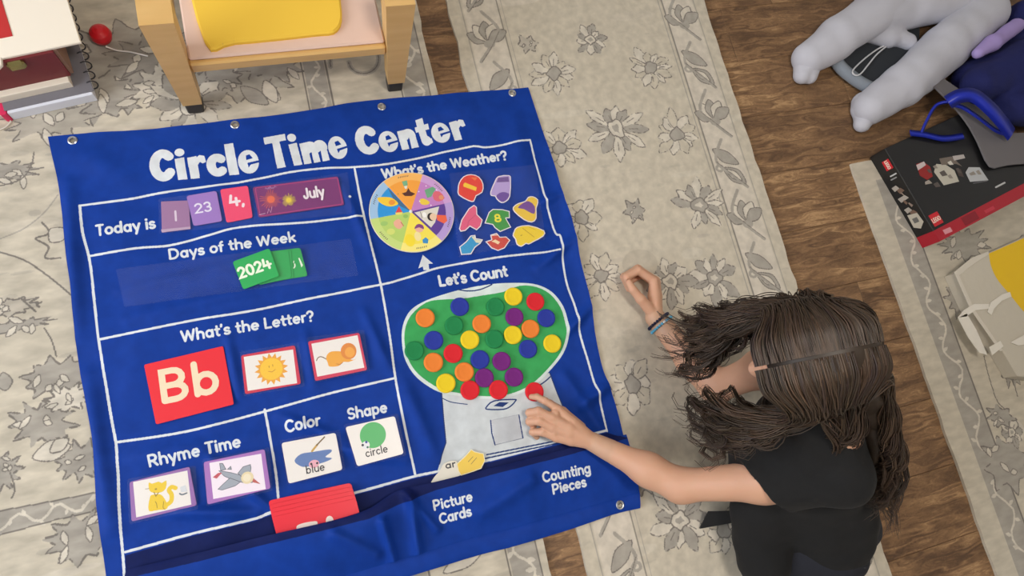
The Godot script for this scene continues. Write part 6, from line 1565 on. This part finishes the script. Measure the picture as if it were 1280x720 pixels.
	pr.append(["c", sr, sr.lerp(er, 0.6), 0.06, 0.058, Plane(sn, sn.dot(se))])
	# front of the shirt hanging down from the leaning chest
	pr.append(["c", Vector3(0.8037, 0.22, 0.1601), Vector3(0.7952, 0.2, 0.2208), 0.035, 0.04]); pr.append(["c", Vector3(0.8153, 0.24, 0.1772), Vector3(0.8648, 0.16, 0.3316), 0.06, 0.06]); pr.append(["c", Vector3(0.8245, 0.14, 0.3225), Vector3(0.828, 0.1, 0.4341), 0.06, 0.06])
	nets(sh, pr, 0.0085, 0.028, wv, 0.011)
	var cotton := bumpy(mat(rgb(10, 10, 12), 0.9), bump_tex(0.2, 3.0, 33), 16.0, 0.3)
	cotton.rim_enabled = true; cotton.rim = 0.1
	part(who, "shirt", sh, cotton)
	var hf := MB.new()
	hf.hexa([Vector3(0.7372, 0.004, 0.3475), Vector3(0.7557, 0.03, 0.3144), Vector3(0.8061, 0.09, 0.325), Vector3(0.8227, 0.05, 0.3473)], [Vector3(0.7358, 0.01, 0.3484), Vector3(0.7554, 0.037, 0.3101), Vector3(0.803, 0.1, 0.3162), Vector3(0.8162, 0.06, 0.3484)])
	part(who, "shirt_hem", hf, cotton)
	var tr := MB.new()
	pr = []
	chain(pr, [Vector3(1.0, 0.125, 0.40), Vector3(0.98, 0.12, 0.44), Vector3(0.8419, 0.066, 0.4516)], [0.11, 0.085, 0.052]); chain(pr, [Vector3(0.8419, 0.066, 0.4516), Vector3(0.93, 0.06, 0.47), Vector3(1.05, 0.055, 0.5)], [0.05, 0.046, 0.04])
	chain(pr, [Vector3(1.03, 0.12, 0.34), Vector3(0.96, 0.07, 0.2)], [0.09, 0.055]); chain(pr, [Vector3(0.96, 0.07, 0.2), Vector3(1.1, 0.06, 0.22), Vector3(1.2, 0.055, 0.3)], [0.052, 0.046, 0.04])
	nets(tr, pr, 0.0095, 0.025, wv, 0.006)
	part(who, "trousers", tr, bumpy(mat(rgb(24, 26, 36), 0.9), bump_tex(0.2, 3.0, 34), 14.0, 0.3))
	var ft := MB.new()
	nets(ft, [["c", Vector3(1.06, 0.036, 0.5), Vector3(1.16, 0.026, 0.48), 0.03, 0.022], ["c", Vector3(1.21, 0.036, 0.31), Vector3(1.28, 0.02, 0.38), 0.03, 0.022]], 0.006, 0.01)
	part(who, "socks", ft, mat(rgb(210, 208, 206), 0.9))
	# ---- hair
	build_hair(who, hc, f, u, ez, hb)
	# ---- bracelets on the right wrist
	var ax := (er - wr).normalized()
	var s1 := ax.cross(Vector3.UP).normalized(); var s2 := s1.cross(ax)
	for b in [[0.012, rgb(22, 26, 58), "navy beaded bracelet on the child's wrist nearer the hand", 0.0042, 24], [0.024, rgb(92, 172, 206), "pale blue beaded bracelet with a white bead", 0.0038, 26]]:
		var bc: Vector3 = wr + ax * b[0]
		var t := thing("bracelet", b[2], "bracelet", bc - Vector3(0, 0.028, 0))
		var m := MB.new(); var wb := MB.new()
		for k in b[4]:
			var an: float = TAU * k / b[4]
			var c: Vector3 = bc + (s1 * cos(an) + s2 * sin(an)) * (0.0292 + b[0] * 0.08)
			var dst := wb if (b[0] > 0.02 and k == 6) else m
			dst.lathe(c, pts([0.0, -b[3], b[3] * 0.7, -b[3] * 0.7, b[3], 0, b[3] * 0.7, b[3] * 0.7, 0.0, b[3]]), 8)
		part(t, "beads", m, mat(b[1], 0.3))
		if wb.v.size() > 0: part(t, "white_bead", wb, mat(rgb(236, 238, 240), 0.25), "white bead")

func build_hair(who: Node3D, hc: Vector3, f: Vector3, u: Vector3, ez: Vector3, hb: Basis) -> void:
	var q := RandomNumberGenerator.new(); q.seed = 77
	var cap := MB.new()
	var n := (f * 0.8 - u * 0.6).normalized()
	cap.col = rgb(50, 39, 32).srgb_to_linear()
	nets(cap, [["e", hc + u * 0.016 - f * 0.01, Vector3(0.079, 0.092, 0.1), hb, Plane(n, n.dot(hc) + 0.036)]], 0.006, 0.004)
	# the inner mass of the two hanging curtains and of the fall down the back
	var wv := FastNoiseLite.new(); wv.seed = 5; wv.frequency = 14.0
	var inner := []
	for s in [-1.0, 1.0]:
		var sd: Vector3 = hc + ez * s * 0.078
		chain(inner, [sd + f * 0.03, sd + f * 0.035 + Vector3(-0.03, -0.09, s * 0.008), sd + f * 0.03 + Vector3(-0.05, -0.17, s * 0.01)], [0.014, 0.016, 0.008])
		chain(inner, [sd - f * 0.02, sd - f * 0.02 + Vector3(-0.02, -0.09, s * 0.012), sd + Vector3(-0.04, -0.16, s * 0.012)], [0.018, 0.02, 0.01])
	chain(inner, [hc - f * 0.07 - u * 0.01, Vector3(0.91, 0.5, 0.09), Vector3(0.955, 0.43, 0.17), Vector3(0.985, 0.36, 0.26)], [0.05, 0.04, 0.024, 0.012])
	nets(cap, inner, 0.008, 0.02, wv, 0.006)
	var hm := mat(Color.WHITE, 0.52); hm.vertex_color_use_as_albedo = true
	var hair := part(who, "hair", cap, hm)
	var st := MB.new()
	var tones := [rgb(54, 42, 34), rgb(60, 47, 38), rgb(48, 38, 31), rgb(70, 54, 43), rgb(84, 65, 50)]
	for lock in 280:
		var s := -1.0 if lock % 2 == 0 else 1.0
		var zone := (lock / 2) % 5      # 0-2 curtains, 3 shoulder, 4 down the back
		var th := deg_to_rad(q.randf_range(28.0, 100.0))
		if zone == 3: th = deg_to_rad(q.randf_range(85.0, 138.0))
		if zone == 4: th = deg_to_rad(q.randf_range(120.0, 168.0))
		var lift := q.randf_range(0.98, 1.06)
		var pr := f * cos(th) * 0.106 + u * sin(th) * 0.106
		var w := []
		w.append(hc + u * 0.004 + pr * 0.99 + ez * s * 0.003)
		w.append(hc + u * 0.004 + pr * 0.93 * lift + ez * s * 0.042 * lift)
		w.append(hc + pr * 0.6 * lift + ez * s * 0.08 * lift)
		var tone: Color = tones[q.randi() % 5]
		if zone < 3:
			if q.randf() < 0.4: tone = tone.lerp(rgb(112, 88, 68), q.randf_range(0.2, 0.6))
			var side := hc + f * cos(th) * 0.078 - u * 0.016 + ez * s * 0.094 * lift + u * sin(th) * 0.02
			var ln := q.randf_range(0.17, 0.3)
			var out := q.randf_range(-0.072, 0.04) if cos(th) > 0.4 else q.randf_range(-0.04, 0.045)
			w.append(side)
			w.append(side + Vector3(-0.03 + q.randf_range(-0.02, 0.01), -ln * 0.42, s * (0.008 + out * 0.5)))
			w.append(side + Vector3(-0.05 + q.randf_range(-0.03, 0.03), -ln * 0.74, s * out + q.randf_range(-0.012, 0.012)))
			w.append(side + Vector3(-0.055 + q.randf_range(-0.05, 0.04), -ln, s * out * 1.15 + q.randf_range(-0.025, 0.025)))
		elif zone == 3:
			var side := hc + f * cos(th) * 0.085 - u * 0.02 + ez * s * 0.094 * lift
			w.append(side)
			var tip := Vector3(0.87 + q.randf_range(-0.04, 0.05), 0.4 + q.randf_range(-0.06, 0.01), 0.19 + q.randf_range(-0.04, 0.02)) if s > 0 else Vector3(0.86 + q.randf_range(-0.05, 0.05), 0.38, -0.07 + q.randf_range(-0.02, 0.02))
			w.append(side.lerp(tip, 0.5) + Vector3(0.012, 0.02, s * 0.02))
			w.append(tip)
			w.append(tip + Vector3(q.randf_range(-0.04, 0.02), -0.06, s * 0.02))
		else:
			var a := q.randf_range(-0.03, 0.03)
			w.append(hc - f * 0.1 + u * 0.015 + ez * (s * 0.052 + a * 0.4))
			w.append(Vector3(0.905, 0.535, 0.07 + s * 0.025) + Vector3(0.012, 0, a))
			w.append(Vector3(0.965, 0.45, 0.17 + s * 0.02) + Vector3(q.randf_range(-0.02, 0.015), 0, a))
			w.append(Vector3(0.995, 0.375, 0.26) + Vector3(q.randf_range(-0.015, 0.02), q.randf_range(-0.01, 0.01), a))
			w.append(Vector3(1.01, 0.29, 0.37) + Vector3(q.randf_range(-0.025, 0.02), q.randf_range(-0.03, 0.03), a + q.randf_range(-0.05, 0.03)))
		var core := smooth3(w, 7)
		var m := core.size()
		var ph := q.randf() * TAU; var cur := q.randf_range(0.4, 1.3); var per := q.randf_range(36.0, 58.0)
		var run := 0.0
		for k in m:
			if k > 0: run += core[k].distance_to(core[k - 1])
			var t := float(k) / (m - 1)
			var amp := 0.0012 + 0.016 * cur * smoothstep(0.45, 1.0, t)
			core[k] += Vector3(cos(ph + run * per), 0.5 * sin(ph + run * per), sin(ph + run * per)) * amp * smoothstep(0.15, 0.55, t)
		for h in 13:
			var off := Vector3(q.randfn(), q.randfn() * 0.6, q.randfn()) * 0.0046
			var along := f * q.randf_range(-0.012, 0.012)
			var path := PackedVector3Array(); var rad := PackedFloat32Array()
			var base := q.randf_range(0.0008, 0.0019)
			var cutoff := q.randf_range(0.86, 1.0)
			for k in m:
				var t := float(k) / (m - 1)
				if t > cutoff: break
				var spread := smoothstep(0.08, 0.45, t) * (1.0 - 0.55 * smoothstep(0.55, 1.0, t)) + 0.9 * smoothstep(0.85, 1.0, t) * (h % 3) * 0.5
				path.append(core[k] + along * (1.0 - smoothstep(0.2, 0.7, t)) + off * spread)
				rad.append(base * (1.0 - 0.7 * smoothstep(0.55, 1.0, t)))
			st.col = tone.lerp(tones[q.randi() % 5], 0.35).srgb_to_linear()
			st.tube(path, rad, 3)
	var o := part(hair, "strands", st, hm)
	o.set_meta("kind", "stuff")
